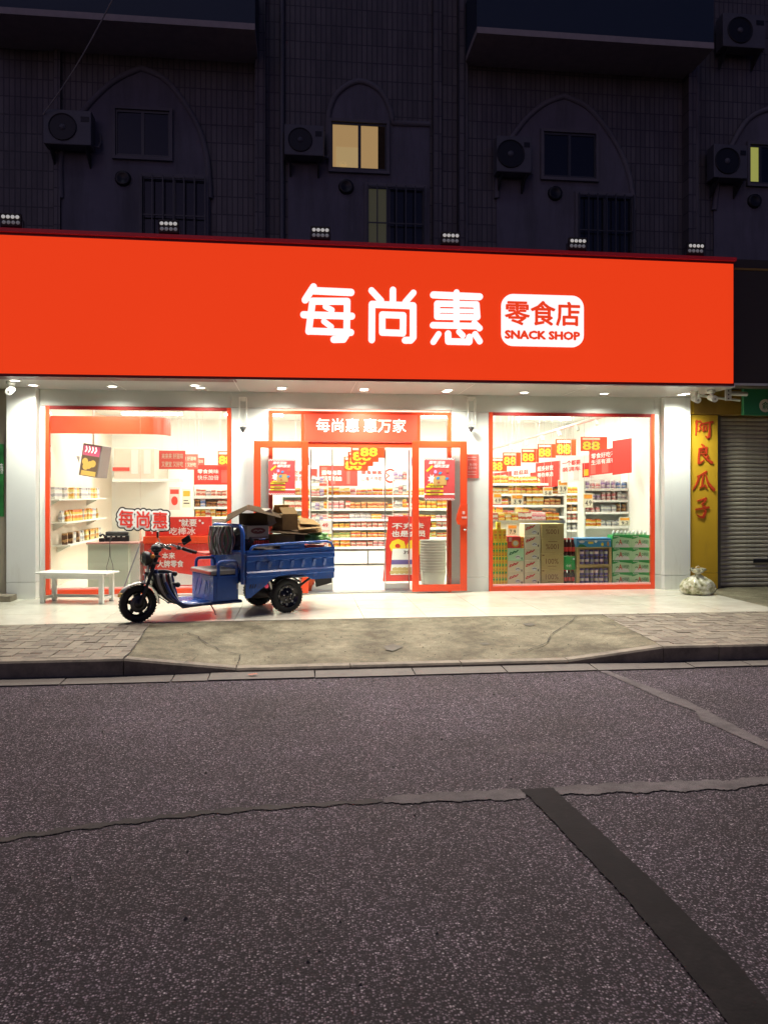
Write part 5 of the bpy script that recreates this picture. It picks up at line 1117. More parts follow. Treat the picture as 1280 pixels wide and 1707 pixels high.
def bwin(px0, py0, px1, py1, panes, split=.5, grille=False, nm='window', fm='dark_steel'):
    Y = YA - .06; x0, x1, z0, z1 = rect(px0, py0, px1, py1, Y); f = .05
    mb = MB(); mb.box(x0 - .06, x1 + .06, Y - .06, Y + .05, z0 - .06, z0); mb.box(x0 - .06, x1 + .06, Y - .06, Y + .05, z1, z1 + .06); mb.box(x0 - .06, x0, Y - .06, Y + .05, z0, z1); mb.box(x1, x1 + .06, Y - .06, Y + .05, z0, z1); wn = mb.build(nm, 'plaster_dim', bld, True)
    xm = x0 + (x1 - x0) * split; mb = MB()
    for a, b in ((x0, xm), (xm, x1)):
        mb.box(a, a + f * .6, Y - .02, Y + .02, z0, z1); mb.box(b - f * .6, b, Y - .02, Y + .02, z0, z1); mb.box(a + f * .6, b - f * .6, Y - .02, Y + .02, z0, z0 + f); mb.box(a + f * .6, b - f * .6, Y - .02, Y + .02, z1 - f, z1)
    mb.build('frame', fm, wn, True)
    for (a, b), pm_ in zip(((x0, xm), (xm, x1)), panes): mb = MB(); mb.box(a + f * .5, b - f * .5, Y + .0, Y + .008, z0 + f, z1 - f); mb.build('pane', pm_, wn, True)
    if grille:
        for q in range(7): xx = x0 + (x1 - x0) * q / 6; mb = MB(); mb.box(xx - .012, xx + .012, Y - .14, Y - .12, z0, z1); mb.build('grille_bar', 'dark_steel', wn, True)
        for q in (.0, .5, .97): zc = z0 + (z1 - z0) * q; mb = MB(); mb.box(x0, x1, Y - .12, Y - .10, zc, zc + .025); mb.build('grille_rail', 'dark_steel', wn, True)
    return wn
bwin(193, 184, 283, 262, ['glass_dark', 'glass_dark'])
wl = bwin(552, 205, 644, 284, ['window_lit', 'window_lit'], .51)
x0, x1, z0, z1 = rect(556, 246, 639, 281, YA - .055)
mb = MB(); mb.box(x0 + .05, x0 + (x1 - x0) * .50, YA - .068, YA - .0625, z0 + .02, z1); mb.build('lit_wall', 'window_lit_low', wl, True)
p = at(572, 274, YA - .075); mb = MB(); mb.lathe([(.0, .06), (.05, .05), (.07, .0)], (p.x, YA - .0785, p.z - .02), 'z', 12); mb.build('lamp_shade', 'window_lit_low', wl, True)
p = at(630, 245, YA - .07); mb = MB(); mb.box(p.x, p.x + .18, YA - .069, YA - .0625, z0 + .0, z1 + .45); mb.build('curtain', 'cardboard_dark', wl, True)
bwin(905, 222, 992, 297, ['glass_dark', 'glass_dark'])
bwin(1248, 243, 1330, 308, ['window_green', 'glass_dark'], .22)
bwin(238, 296, 343, 430, ['glass_dark', 'glass_dark'], grille=True); bwin(612, 312, 706, 440, ['window_faint', 'glass_dark'], .38, grille=True); bwin(962, 326, 1052, 450, ['glass_dark', 'glass_dark'], grille=True)
for px, py in ((205, 297), (577, 311), (925, 322), (1257, 335)):
    p = at(px, py, YA - .06); mb = MB(); mb.lathe([(.0, -.02), (.10, -.03), (.14, -.05), (.16, .02)], (p.x, YA - .07, p.z), 'y', 14); mb.build('vent_cowl', 'black', bld, True)
for px, m_, r_ in ((470, 'ac_case', .05), (778, 'plaster_dim', .04), (1163, 'plaster_dim', .05)): p = at(px, 200, YA - .15); mb = MB(); mb.cyl((p.x, YA - .10, 4.5), (p.x, YA - .10, 20), r_, 8); mb.build('downpipe', m_, bld, True)
for px0, px1, dep in ((425, 442, .22), (90, 100, .10), (1148, 1160, .25), (722, 736, .12), (765, 775, .2)): x0, x1, _, _ = rect(px0, 200, px1, 210, YA - dep); mb = MB(); mb.box(x0, x1, YA - dep, YA + .01, 4.5, 21); mb.build('pier', 'facade_tile', bld, True)
def balcony(px0, px1, py_front, py_edge2):
    x0 = at(px0, py_front, YA - 1.15).x; x1 = at(px1, py_edge2, YA - 1.15).x; z = at((px0 + px1) / 2, (py_front + py_edge2) / 2, YA - 1.15).z
    mb = MB(); mb.box(x0, x1, YA - 1.15, YA + .01, z, z + .12); b = mb.build('balcony', mat('balcony_slab', (.50, .44, .40), .8, var=.1), bld, True)
    mb = MB(); mb.box(x0, x1, YA - 1.14, YA - 1.04, z + .12, z + 1.2); mb.box(x0, x0 + .1, YA - 1.04, YA, z + .12, z + 1.2); mb.box(x1 - .1, x1, YA - 1.04, YA, z + .12, z + 1.2); mb.build('parapet', 'night_blue', b, True)
balcony(-60, 425, 22, 44); balcony(795, 1190, 58, 76)
def ac_unit(px0, py0, px1, py1, lab):
    Y = YA - .42; x0, x1, z0, z1 = rect(px0, py0, px1, py1, Y); cx, cz_ = x0 + (x1 - x0) * .40, (z0 + z1) / 2; r = (z1 - z0) * .40
    t = thing('air_conditioner', lab, 'air conditioner', ((x0 + x1) / 2, Y, z0), group='outdoor air conditioner units on the dark facade')
    mb = MB(); mb.box(x0, x1, Y, Y + .30, z0, z1, .015); mb.build('case', 'ac_case', t, True)
    mb = MB(); mb.lathe([(r, -.006), (r * .96, -.03), (r * .9, -.006)], (cx, Y, cz_), 'y', 24); g = mb.build('fan_guard', 'black', t, True)
    mb = MB(); mb.lathe([(0, -.004), (r * .9, -.004)], (cx, Y, cz_), 'y', 24); mb.build('fan_opening', 'black', g, True)
    mb = MB(); mb.lathe([(0, -.03), (r * .2, -.02), (r * .22, -.006)], (cx, Y, cz_), 'y', 12); mb.build('fan_hub', 'ac_case', g, True)
    mb = MB(); mb.box(x1 - (x1 - x0) * .22, x1 - .04, Y - .008, Y - .001, z1 - .22, z1 - .12); mb.build('handle_recess', 'black', t, True)
    for xx in (x0 + .1, x1 - .12): mb = MB(); mb.prism([(YA - .45, z0 - .04), (YA - .06, z0 - .04), (YA - .06, z0 - .3)], xx, xx + .03); mb.v = [(b, a, c_) for a, b, c_ in mb.v]; mb.build('bracket', 'dark_steel', t, True)
    mb = MB(); mb.tube([(x1 - .05, Y + .2, z0 + .1), (x1 + .08, Y + .2, z0 + .05), (x1 + .1, YA - .1, z0 + .2), (x1 + .08, YA - .07, z0 + .4)], .02, 6); mb.build('pipe', 'plaster_dim', t, True)
for a in ((72, 182, 152, 240, 'dim air conditioner unit left of the left arched window'), (474, 207, 540, 258, 'dim air conditioner unit left of the lit window'), (828, 226, 886, 286, 'dim air conditioner unit left of the right arched window'), (1190, 240, 1246, 296, 'dim air conditioner unit left of the greenish lit window'), (1205, 22, 1276, 78, 'dim air conditioner unit at the top right corner of the picture')): ac_unit(*a)
a, b = at(192, -10, 14.0), at(72, 190, YA - .42)
mb = MB(); mb.tube([a + (b - a) * (q / 10) + Vector((0, 0, -.12 * math.sin(PI * q / 10))) for q in range(11)], .012, 5); tag(mb.build('overhead_wire', mat('wire_grey', (.45, .42, .38), .5), None, loc=tuple(b)), 'thin pale wire slanting across the dark facade at the upper left', 'wire')

# ================================================================== NEIGHBOURS
nb = thing('neighbour_shop', 'closed shop with a yellow pillar and grey roller shutter at the right', 'shop', (7.6, Y_F, 0))
x0, x1 = 6.352, at(1195, 850, Y_F).x
mb = MB(); mb.box(x0, x1, Y_F - .03, Y_F + .3, .255, 2.86, .006); pil = mb.build('pillar', 'yellow_panel', nb, True)
mb = MB(); mb.box(x0, x1, Y_F - .03, Y_F + .3, -.01, .249, .006); mb.build('pillar_base', 'yellow_panel', nb, True)
mb = MB(); mb.box(x0, 12, Y_F - .05, Y_F + .3, 2.866, 3.28, .004); mb.build('lintel', 'brown_panel', nb, True)
mb = MB(); mb.box(x0, x0 + .09, Y_F - .056, Y_F - .051, 2.872, 3.12); mb.build('lintel_strip', 'yellow_panel', nb, True)
mb = MB(); mb.box(x1 + .002, x1 + .11, Y_F + .08, Y_F + .2, -.01, 2.862); mb.build('guide_rail', 'shutter_rail', nb, True)
mb = MB(); mb.box(x1 + .11, 12, Y_F + .19, Y_F + .2, -.01, 2.86); sh = mb.build('roller_shutter', 'shutter_rail', nb, True)
ns = 40; hz = 2.85 / ns
mb = MB(); prof = [(-.0, 0), (-.018, hz * .12), (-.024, hz * .45), (-.018, hz * .8), (.004, hz * .93)]
vs = [(x, y, z) for y, z in prof for x in (0, 12 - x1 - .115)]; mb.add(vs, [(2 * i, 2 * i + 1, 2 * i + 3, 2 * i + 2) for i in range(4)], True); sd = mb.data('slat', 'shutter')
for q in range(ns): o = bpy.data.objects.new('slat', sd); C.objects.link(o); o.parent = sh; o.location = (x1 + .112 - 7.6, .18, .005 + q * hz)
p = at(1265, 935, Y_F + .14); mb = MB(); mb.box(p.x - .1, p.x + .25, Y_F + .13, Y_F + .15, p.z - .03, p.z + .03, .006); mb.build('shutter_lock', 'black', sh, True)
mb = MB(); mb.box(sx1 + .03 if False else 6.42, 14, 10.85, 11.1, 3.17, at(1250, 432, 10.85).z, .01); ff = mb.build('fascia', 'dark_fascia', nb, True)
mb = MB(); mb.box(6.43, 14, 10.835, 10.849, 3.18, 3.215); mb.build('fascia_strip', 'wall_grey', ff, True)
zt = at(1250, 450, 10.84).z; mb = MB(); mb.box(6.43, 14, 10.835, 10.849, zt, zt + .03); mb.build('fascia_strip', 'brown_panel', ff, True)
mb = MB(); mb.box(6.42, 14, 11.11, Y_F + .3, 3.30, 3.36); mb.build('canopy', 'dark_fascia', nb, True)
mb = MB(); mb.box(6.352, 14, Y_F + .0, Y_F + .3, 3.37, 4.9); mb.build('upper_wall', 'dark_fascia', nb, True)
# brush characters
BR = {'a': [([(143, 365), (140, 420), (137, 470)], [15, 12, 9]), ([(143, 370), (168, 368), (180, 384), (163, 405), (174, 424), (158, 442)], [11, 11, 12, 9, 12, 6]), ([(184, 387), (220, 380), (260, 374)], [11, 12, 17]), ([(191, 404), (190, 442)], [8, 10]), ([(191, 405), (216, 402), (211, 438)], [8, 10, 8]), ([(190, 440), (213, 436)], [7, 7]), ([(240, 380), (238, 440), (234, 480), (222, 494), (207, 478)], [13, 14, 17, 13, 5])],
      'b': [([(180, 540), (196, 556)], [8, 17]), ([(160, 576), (190, 568), (217, 566), (214, 612)], [10, 12, 15, 11]), ([(166, 592), (212, 587)], [7, 8]), ([(166, 614), (214, 609)], [7, 8]), ([(161, 575), (158, 640), (157, 682), (170, 680), (197, 660)], [11, 13, 16, 12, 5]), ([(186, 620), (215, 650), (254, 678)], [7, 13, 20]), ([(228, 630), (206, 647)], [12, 5])],
      'c': [([(150, 782), (185, 766), (214, 748)], [11, 13, 17]), ([(160, 782), (150, 825), (116, 882)], [14, 14, 7]), ([(192, 770), (186, 820), (182, 858), (165, 868)], [10, 12, 12, 6]), ([(165, 868), (200, 852)], [8, 9]), ([(203, 843), (217, 868)], [6, 13]), ([(210, 772), (226, 830), (270, 882)], [9, 15, 22])],
      'd': [([(152, 966), (180, 958), (212, 948), (205, 968), (182, 992)], [11, 13, 17, 12, 7]), ([(182, 992), (205, 1012), (208, 1050), (190, 1090), (165, 1085), (143, 1068)], [8, 13, 16, 17, 11, 4]), ([(136, 1030), (175, 1024), (230, 1014)], [10, 12, 16])]}
sg = 4.493
for key, nm in zip('abcd', ('first', 'second', 'third', 'fourth')):
    mb = MB(); mb.k = 0
    for pts, wd in BR[key]:
        P = []; W = []
        for i in range(len(pts)): q = at(1130 + pts[i][0] / sg, 620 + pts[i][1] / sg, Y_F - .05); P.append((q.x, q.z)); W.append(1.12 * wd[i] / sg * (at(641, 800, Y_F).x - at(640, 800, Y_F).x))
        mb.stroke(P, W, Y_F - .042, .011)
    mb.build('brush_character', 'letter_red', pil, True)
# green hanging sign, bracket and conduit
x0, x1, z0, z1 = rect(1240, 663, 1300, 692, 11.6)
gs = thing('green_sign', 'green sign with a round pale emblem under the dark fascia at the right edge', 'sign', (x0, 11.6, z0))
mb = MB(); mb.box(x0, x1, 11.6, 11.68, z0, 3.29, .006); mb.build('board', 'green_sign', gs, True)
p = at(1276, 676, 11.59); mb = MB(); mb.mi = 0; mb.disc(p.x, p.z, 11.597, .105); mb.mi = 1; mb.text('俞', p.x - .06, p.x + .06, p.z - .06, p.z + .065, 11.594, .03); mb.build('emblem', ['cream', 'print_green_dark'], gs, True)
p = at(1215, 658, 11.3); cb = thing('conduit_bracket', 'white perforated bracket with a pipe at the end of the soffit', 'bracket', tuple(p))
mb = MB(); mb.box(p.x - .07, p.x + .03, 11.28, 11.3, p.z - .09, 3.26); pl = mb.build('plate', 'white_paint', cb, True)
for q in (-.06, 0, .06): mb = MB(); mb.disc(p.x - .02, p.z + q, 11.278, .012); mb.build('hole', 'dark_steel', pl, True)
mb = MB(); mb.tube([(p.x, 11.32, p.z + .03), (p.x + .35, 11.4, p.z + .03)], .035, 8); mb.build('pipe', 'white_paint', cb, True)
mb = MB(); mb.tube([(p.x - .4, 11.5, p.z + .01), (p.x + .3, 11.5, p.z - .06)], .02, 8); mb.build('cable_run', 'wall_grey', cb, True)
# left neighbour
ln = thing('left_neighbour_wall', 'narrow beige wall strip at the left picture edge', 'wall', (-5.2, Y_F, 0))
mb = MB(); mb.box(-9, -4.294, Y_F + .05, Y_F + .3, 0, 3.13); mb.build('wall', mat('beige_wall', (.42, .38, .27), .6, var=.06), ln, True)
x0, x1, z0, z1 = rect(-60, 740, 6.5, 861, Y_F + .04)
gp = tag(MB().box(x0, x1, Y_F + .03, Y_F + .045, z0, z1).build('green_poster', mat('poster_green', (.03, .25, .05), .4, var=.6, vscale=5), None, loc=(x0, Y_F, z0)), 'green poster on the beige wall at the left picture edge', 'poster')
mb = MB(); X0, X1, Z0, Z1 = rect(-6, 772, 5.5, 790, Y_F + .026); mb.text('青春', X0, X1, Z0, Z1, Y_F + .026, .02); mb.build('print', 'paper_white', gp, True)
p = atz(20, 1003, 0); mb = MB(); mb.box(-6.3, p.x, p.y - .05, Y_F - .2, .0015, .09, .01); tag(mb.build('door_step', 'stone', None, loc=(-5, p.y, 0)), 'low rough stone step at the left picture edge', 'step')

# ================================================================== BENCH, BAG, BUCKET, LEAF
be = thing('bench', 'plain white wooden bench in front of the left window', 'bench', (-3.17, 11.50, 0), math.radians(-13))
L_, D_, H_ = 1.08, .40, .44
mb = MB(); mb.box(-L_ / 2, L_ / 2, -D_ / 2, D_ / 2, H_ - .025, H_, .006); mb.build('seat', 'white_paint', be)
for sx in (-1, 1):
    for sy in (-1, 1): mb = MB(); x, y = sx * (L_ / 2 - .10), sy * (D_ / 2 - .045); mb.box(x - .032, x + .032, y - .025, y + .025, .002, H_ - .026, .004); mb.build('leg', 'white_paint', be)
for sy in (-1, 1): mb = MB(); mb.box(-L_ / 2 + .134, L_ / 2 - .134, sy * (D_ / 2 - .045) - .012, sy * (D_ / 2 - .045) + .012, H_ - .09, H_ - .028, .003); mb.build('apron_rail', 'white_paint', be)
for sx in (-1, 1):
    mb = MB(); mb.box(sx * (L_ / 2 - .10) - .012, sx * (L_ / 2 - .10) + .012, -D_ / 2 + .072, D_ / 2 - .072, .05, .09, .003); mb.build('stretcher', 'white_paint', be)
mb = MB(); mb.box(-L_ / 2 + .134, L_ / 2 - .134, D_ / 2 - .06, D_ / 2 - .035, .05, .09, .003); mb.build('stretcher', 'white_paint', be)

def bag_mat():
    m = bpy.data.materials.new('thin_plastic'); m.use_nodes = True; n = m.node_tree; p = n.nodes['Principled BSDF']; L = n.links.new
    tc = n.nodes.new('ShaderNodeTexCoord'); v = n.nodes.new('ShaderNodeTexVoronoi'); v.inputs['Scale'].default_value = 16; L(tc.outputs['Object'], v.inputs['Vector'])
    no = n.nodes.new('ShaderNodeTexNoise'); no.inputs['Scale'].default_value = 14; no.inputs['Detail'].default_value = 6; L(tc.outputs['Object'], no.inputs['Vector'])
    rp = n.nodes.new('ShaderNodeValToRGB'); e = rp.color_ramp.elements; e[0].position = .32; e[0].color = (.16, .16, .07, 1); e[1].position = .62; e[1].color = (.72, .70, .58, 1); k = e.new(.45); k.color = (.45, .43, .28, 1)
    L(no.outputs['Fac'], rp.inputs[0]); L(rp.outputs[0], p.inputs['Base Color']); p.inputs['Roughness'].default_value = .22
    b = n.nodes.new('ShaderNodeBump'); b.inputs['Strength'].default_value = .6; b.inputs['Distance'].default_value = .02; L(v.outputs['Distance'], b.inputs['Height']); L(b.outputs[0], p.inputs['Normal'])
    MATS['thin_plastic'] = m
bag_mat()
p = atz(1166, 991, 0); p.y -= .0
gb = thing('rubbish_bag', 'tied translucent white rubbish bag at the foot of the yellow pillar', 'rubbish bag', (p.x, p.y + .05, 0))
mb = MB(); vs = []; NR, NA = 16, 40
for i in range(NR + 1):
    f = i / NR; z = .30 * f; r = .265 * (math.sin(PI * min(1, .16 + f * .80)) ** .55) if f < 1 else .05
    r = .265 * [.80, .90, .96, .99, 1, 1, .985, .96, .93, .885, .83, .76, .67, .56, .43, .28, .15][i]
    for j in range(NA):
        a = 2 * PI * j / NA; pleat = 1 + .09 * math.sin(a * 9 + i * .25) * f + .05 * math.sin(a * 4 + 1.3 + i * .3) + random.uniform(-.025, .025)
        vs.append((r * pleat * math.cos(a), r * .85 * pleat * math.sin(a), z + .002 + (.012 * math.sin(a * 5) * f)))
fs = [(i * NA + j, i * NA + (j + 1) % NA, (i + 1) * NA + (j + 1) % NA, (i + 1) * NA + j) for i in range(NR) for j in range(NA)] + [tuple(range(NA - 1, -1, -1))]
mb.add(vs, fs, True); mb.build('body', 'thin_plastic', gb)
mb = MB(); vs = []
for i, (r, z) in enumerate(((.042, .298), (.034, .315), (.07, .34), (.10, .375), (.09, .40))):
    for j in range(24): a = 2 * PI * j / 24; q = 1 + .3 * math.sin(a * 6 + i) * (i > 1) + random.uniform(-.08, .08) * (i > 1); vs.append((r * q * math.cos(a), r * q * math.sin(a), z + .012 * math.sin(a * 3 + 1) * (i > 2)))
mb.add(vs, [(i * 24 + j, i * 24 + (j + 1) % 24, (i + 1) * 24 + (j + 1) % 24, (i + 1) * 24 + j) for i in range(4) for j in range(24)], True); mb.build('knot', 'thin_plastic', gb)
mb = MB(); mb.tube([(-.03, -.02, .37), (-.05, -.03, .42), (-.01, -.03, .44), (.03, -.02, .41), (.02, -.02, .37)], .008, 6); mb.build('tie_loop', mat('tie', (.75, .6, .4), .4), gb)
p = atz(515, 988, 0); bk = thing('bucket', 'small red bucket behind the rear wheel of the tricycle', 'bucket', (p.x - .03, p.y + .05, 0))
mb = MB(); mb.lathe([(0, .003), (.10, .003), (.14, .24), (.15, .245), (.15, .255), (.135, .25), (.095, .01)], (0, 0, 0), 'z', 20); mb.build('body', mat('bucket_red', (.62, .09, .02), .35), bk)
mb = MB(); mb.tube([(-.14, 0, .24), (-.10, -.12, .27), (0, -.17, .28), (.10, -.12, .27), (.14, 0, .24)], .005, 6); mb.build('handle', 'steel', bk)
p = atz(421, 1126, -.148); mb = MB(); mb.add([(-.05, 0, .012), (-.02, .02, .004), (.03, .022, .016), (.055, .002, .008), (.025, -.02, .014), (-.025, -.018, .006)], [(0, 1, 2), (0, 2, 5), (2, 3, 4), (2, 4, 5)])
lf = tag(mb.build('fallen_leaf', mat('leaf_red', (.35, .08, .03), .6), None), 'small reddish leaf lying on the gutter stones', 'leaf'); lf.location = p

# ================================================================== CARGO TRICYCLE (x forward, y to its left, z up; origin under the rear axle)
TO, TA = Vector((-.36, 10.56, 0)), math.radians(209.5)
trike = thing('cargo_tricycle', 'blue electric cargo tricycle loaded with cardboard, parked before the shop', 'tricycle', tuple(TO), TA)
def wheel(x, y, name_label=None, front=False):
    r, hw = .222, .05
    mb = MB(); mb.lathe([(r * .70, -hw * .8), (r * .80, -hw), (r * .93, -hw), (r * .985, -hw * .75), (r, -hw * .3), (r, hw * .3), (r * .985, hw * .75), (r * .93, hw), (r * .80, hw), (r * .70, hw * .8)], (x, y, r), 'y', 40)
    for q in range(36): a = 2 * PI * q / 36; mb.xf = Matrix.Translation((x, y, r)) @ Matrix.Rotation(a, 4, 'Y'); mb.box(-.007, .007, -hw * .85, hw * .85, r * .985, r * 1.012); mb.xf = None
    w_ = mb.build('wheel', 'rubber', trike)
    if front:
        mb = MB(); mb.lathe([(r * .72, -hw * .75), (r * .60, -hw * .5), (r * .60, hw * .5), (r * .72, hw * .75)], (x, y, r), 'y', 32); rim = mb.build('rim', 'black_gloss', w_)
        mb = MB()
        for q in range(6):
            mb.xf = Matrix.Translation((x, y, r)) @ Matrix.Rotation(2 * PI * q / 6 + .3, 4, 'Y')
            mb.hexa([(-.034, -.012, .04), (.034, -.012, .04), (.034, .012, .04), (-.034, .012, .04), (-.020, -.018, r * .62), (.020, -.018, r * .62), (.020, .018, r * .62), (-.020, .018, r * .62)]); mb.xf = None
            sp = mb.build('spoke', 'black_gloss', w_); mb = MB()
        mb.lathe([(0, -.06), (.045, -.06), (.06, -.03), (.085, -.02), (.085, .02), (.06, .03), (.045, .06), (0, .06)], (x, y, r), 'y', 24); mb.build('hub', 'black', w_)
        mb = MB(); mb.lathe([(.05, .031), (.105, .031), (.105, .036), (.05, .036)], (x, y, r), 'y', 24); mb.build('brake_disc', 'dark_steel', w_)
    else:
        s_ = 1 if y > 0 else -1
        mb = MB(); mb.lathe([(r * .72, s_ * hw * .75), (r * .66, s_ * hw * .55), (r * .62, s_ * hw * .2), (r * .40, s_ * hw * .05), (r * .32, s_ * hw * .5), (0, s_ * hw * .6)], (x, y, r), 'y', 32); rim = mb.build('rim', 'black_gloss', w_)
        for q in range(8):
            a = 2 * PI * q / 8; mb = MB(); mb.lathe([(0, s_ * hw * .26), (.014, s_ * hw * .25), (.016, s_ * hw * .1)], (x + r * .52 * math.cos(a), y, r + r * .52 * math.sin(a)), 'y', 8); mb.build('vent_hole', mat('rim_hole', (.35, .35, .34), .5), w_)
        for q in range(5):
            a = 2 * PI * q / 5 + .2; mb = MB(); mb.lathe([(0, s_ * hw * .85), (.010, s_ * hw * .84), (.012, s_ * hw * .5)], (x + r * .25 * math.cos(a), y, r + r * .25 * math.sin(a)), 'y', 6); mb.build('wheel_nut', 'chrome', w_)
        mb = MB(); mb.lathe([(0, s_ * hw * 1.1), (.028, s_ * hw * 1.05), (.032, s_ * hw * .6)], (x, y, r), 'y', 12); mb.build('hub_cap', 'black_gloss', w_)
wheel(1.83, 0, front=True); wheel(0, .40); wheel(0, -.40)
# chassis
mb = MB()
for y in (-.26, .26): mb.tube([(-.62, y, .45), (.60, y, .45), (.72, y, .36), (.78, y, .20), (1.36, y, .175), (1.50, y * .6, .30), (1.60, y * .25, .52), (1.62, y * .1, .62)], .024, 8)
for x in (-.6, -.2, .25, .58): mb.tube([(x, -.26, .45), (x, .26, .45)], .02, 6)
mb.build('chassis', 'trike_blue_dark', trike)
mb = MB(); mb.tube([(0, -.36, .222), (0, .36, .222)], .032, 10); mb.ball((0, 0, .225), .085, (1, 1.3, 1)); mb.tube([(.0, -.08, .22), (.22, -.02, .24), (.34, 0, .26)], [.07, .09, .09], 10); mb.build('rear_axle', 'dark_steel', trike)
for y in (-.30, .30): mb = MB(); mb.tube([(-.42, y, .42), (-.2, y, .29), (0, y, .255), (.2, y, .29), (.42, y, .42)], .016, 6); mb.tube([(-.28, y, .345), (0, y, .28), (.28, y, .345)], .016, 6); mb.build('leaf_spring', 'black', trike)
for y in (-.34, .34): mb = MB(); mb.tube([(.16, y, .28), (.24, y, .47)], .028, 8); mb.build('damper', 'chrome', trike)
# cargo bed
bx0, bx1, bw, bz0, bz1 = -.68, .62, .49, .47, .83
mb = MB(); mb.box(bx0, bx1, -bw, bw, bz0 + .02, bz0 + .04); mb.build('bed_floor', 'trike_blue_dark', trike)
PR = [(0, .42), (0, .50), (.020, .515), (.020, .555), (0, .575), (0, .70), (.018, .715), (.018, .765), (.002, .78), (.002, .815), (.016, .822), (.016, .838), (-.016, .838)]
def side_panel(sy):
    mb = MB(); xs_ = [bx0 + (bx1 - bx0) * q / 26 for q in range(27)]; vs = []
    for x in xs_:
        arc = .12 * math.sqrt(max(0, 1 - (x / .30) ** 2)) if abs(x) < .30 else 0
        for i, (o, z) in enumerate(PR): vs.append((x, sy * (bw + o), max(z, .42 + arc * .75) if i < 2 else z))
    n = len(PR); fs = [(i * n + j, (i + 1) * n + j, (i + 1) * n + j + 1, i * n + j + 1) for i in range(26) for j in range(n - 1)]
    mb.add(vs, fs); o = mb.build('side_panel', 'trike_blue', trike); m_ = o.modifiers.new('sheet', 'SOLIDIFY'); m_.thickness = .012; m_.offset = 0
    for q in range(7):
        x = .46 - q * .165; mb = MB(); z0, z1 = .595, .69
        mb.hexa([(x - .012, sy * (bw + .004), z0), (x + .03, sy * (bw + .004), z0), (x + .03, sy * (bw + .006), z0), (x - .012, sy * (bw + .006), z0), (x - .035, sy * (bw + .004), z1), (x + .035, sy * (bw + .004), z1), (x + .025, sy * (bw + .026), z1), (x - .02, sy * (bw + .026), z1)])
        mb.build('pressed_rib', 'trike_blue', o)
    z = .90; r_ = [( .56, sy * bw, .84), (.56, sy * bw, z - .04), (.53, sy * bw, z - .01), (.48, sy * bw, z), (0, sy * bw, z + .012), (-.56, sy * bw, z + .02), (-.63, sy * bw, z), (-.66, sy * bw, z - .06), (-.66, sy * bw, .84)]
    mb = MB(); mb.tube(r_, .017, 8); mb.build('top_rail', 'trike_blue', o)
    mb = MB(); mb.box(-.22, .14, sy * bw - .008, sy * bw + .006, .842, .900, .003); pl = mb.build('rail_plate', 'trike_blue', o)
    mb = MB(); mb.box(-.18, .10, sy * (bw + .006) - .002, sy * (bw + .006) + .006, .856, .886, .004); mb.build('pressed_panel', 'trike_blue', o)
side_panel(1); side_panel(-1)
for x, nm in ((bx0, 'tail_panel'), (bx1, 'front_panel')): mb = MB(); mb.box(x - .008, x + .008, -bw + .01, bw - .01, .45, .83, .004); mb.box(x - .016, x + .016, -bw + .01, bw - .01, .80, .835, .004); mb.build(nm, 'trike_blue', trike)
for y in (-.38, .38): mb = MB(); mb.tube([(bx0 - .02, y, .62), (bx0 - .02, y, .80)], .014, 6); mb.build('latch', 'steel', trike)
mb = MB(); mb.prism([(-.46, .30), (-.70, .34), (-.70, .50), (-.42, .50)], .38, .40); mb.build('mud_flap', 'black', trike)
mb = MB(); mb.box(-.70, -.66, .34, .47, .44, .50, .006); mb.build('tail_lamp', mat('lamp_red', (.5, .02, .02), .2), trike)
for sy in (1, -1):   # rear mudguards
    mb = MB(); vs = []; n = 14
    for q in range(n + 1): a = math.radians(42 + 96 * q / n); vs += [(.25 * math.cos(a), sy * .33, .222 + .25 * math.sin(a)), (.25 * math.cos(a), sy * .47, .222 + .25 * math.sin(a))]
    mb.add(vs, [(2 * q, 2 * q + 1, 2 * q + 3, 2 * q + 2) for q in range(n)], True); o = mb.build('rear_mudguard', 'black', trike); o.modifiers.new('sheet', 'SOLIDIFY').thickness = .006
# skirt in front of the rear wheel
for sy in (1, -1): mb = MB(); mb.prism([(.62, .24), (.56, .24), (.32, .40), (.30, .46), (.62, .46)], sy * .47 - .006, sy * .47 + .006); o = mb.build('skirt', 'trike_blue', trike); 
for q in range(3): mb = MB(); xx = .575 - .035 * q; mb.prism([(xx, .36), (xx - .012, .36), (xx - .03, .41), (xx - .018, .41)], .477, .481); mb.build('slot', 'black', o)
mb = MB(); mb.ball((.30, .42, .37), .032, (1, .5, 1)); mb.build('side_reflector', mat('reflector', (.6, .03, .05), .15, emit=.25, ecol=(1, .1, .2)), trike)
# hoop behind the seat
hp = [(.66, -.47, .42), (.66, -.47, 1.04)] + [(.66, -.47 + .11 * (1 - math.cos(a)), 1.04 + .11 * math.sin(a)) for a in [PI / 2 * q / 6 for q in range(1, 7)]] + [(.66, .47 - .11 * (1 - math.cos(a)), 1.04 + .11 * math.sin(a)) for a in [PI / 2 * q / 6 for q in range(6, 0, -1)]] + [(.66, .47, 1.04), (.66, .47, .42)]
mb = MB(); mb.tube(hp, .027, 10); hoop = mb.build('back_hoop', 'trike_blue', trike)
for y in (-.12, .16): mb = MB(); mb.tube([(.66, y, .82), (.66, y, 1.14)], .014, 6); mb.build('hoop_bar', 'trike_blue_dark', hoop)
mb = MB(); mb.tube([(.66, -.46, .82), (.66, .46, .82)], .02, 8); mb.build('hoop_rail', 'trike_blue', hoop)
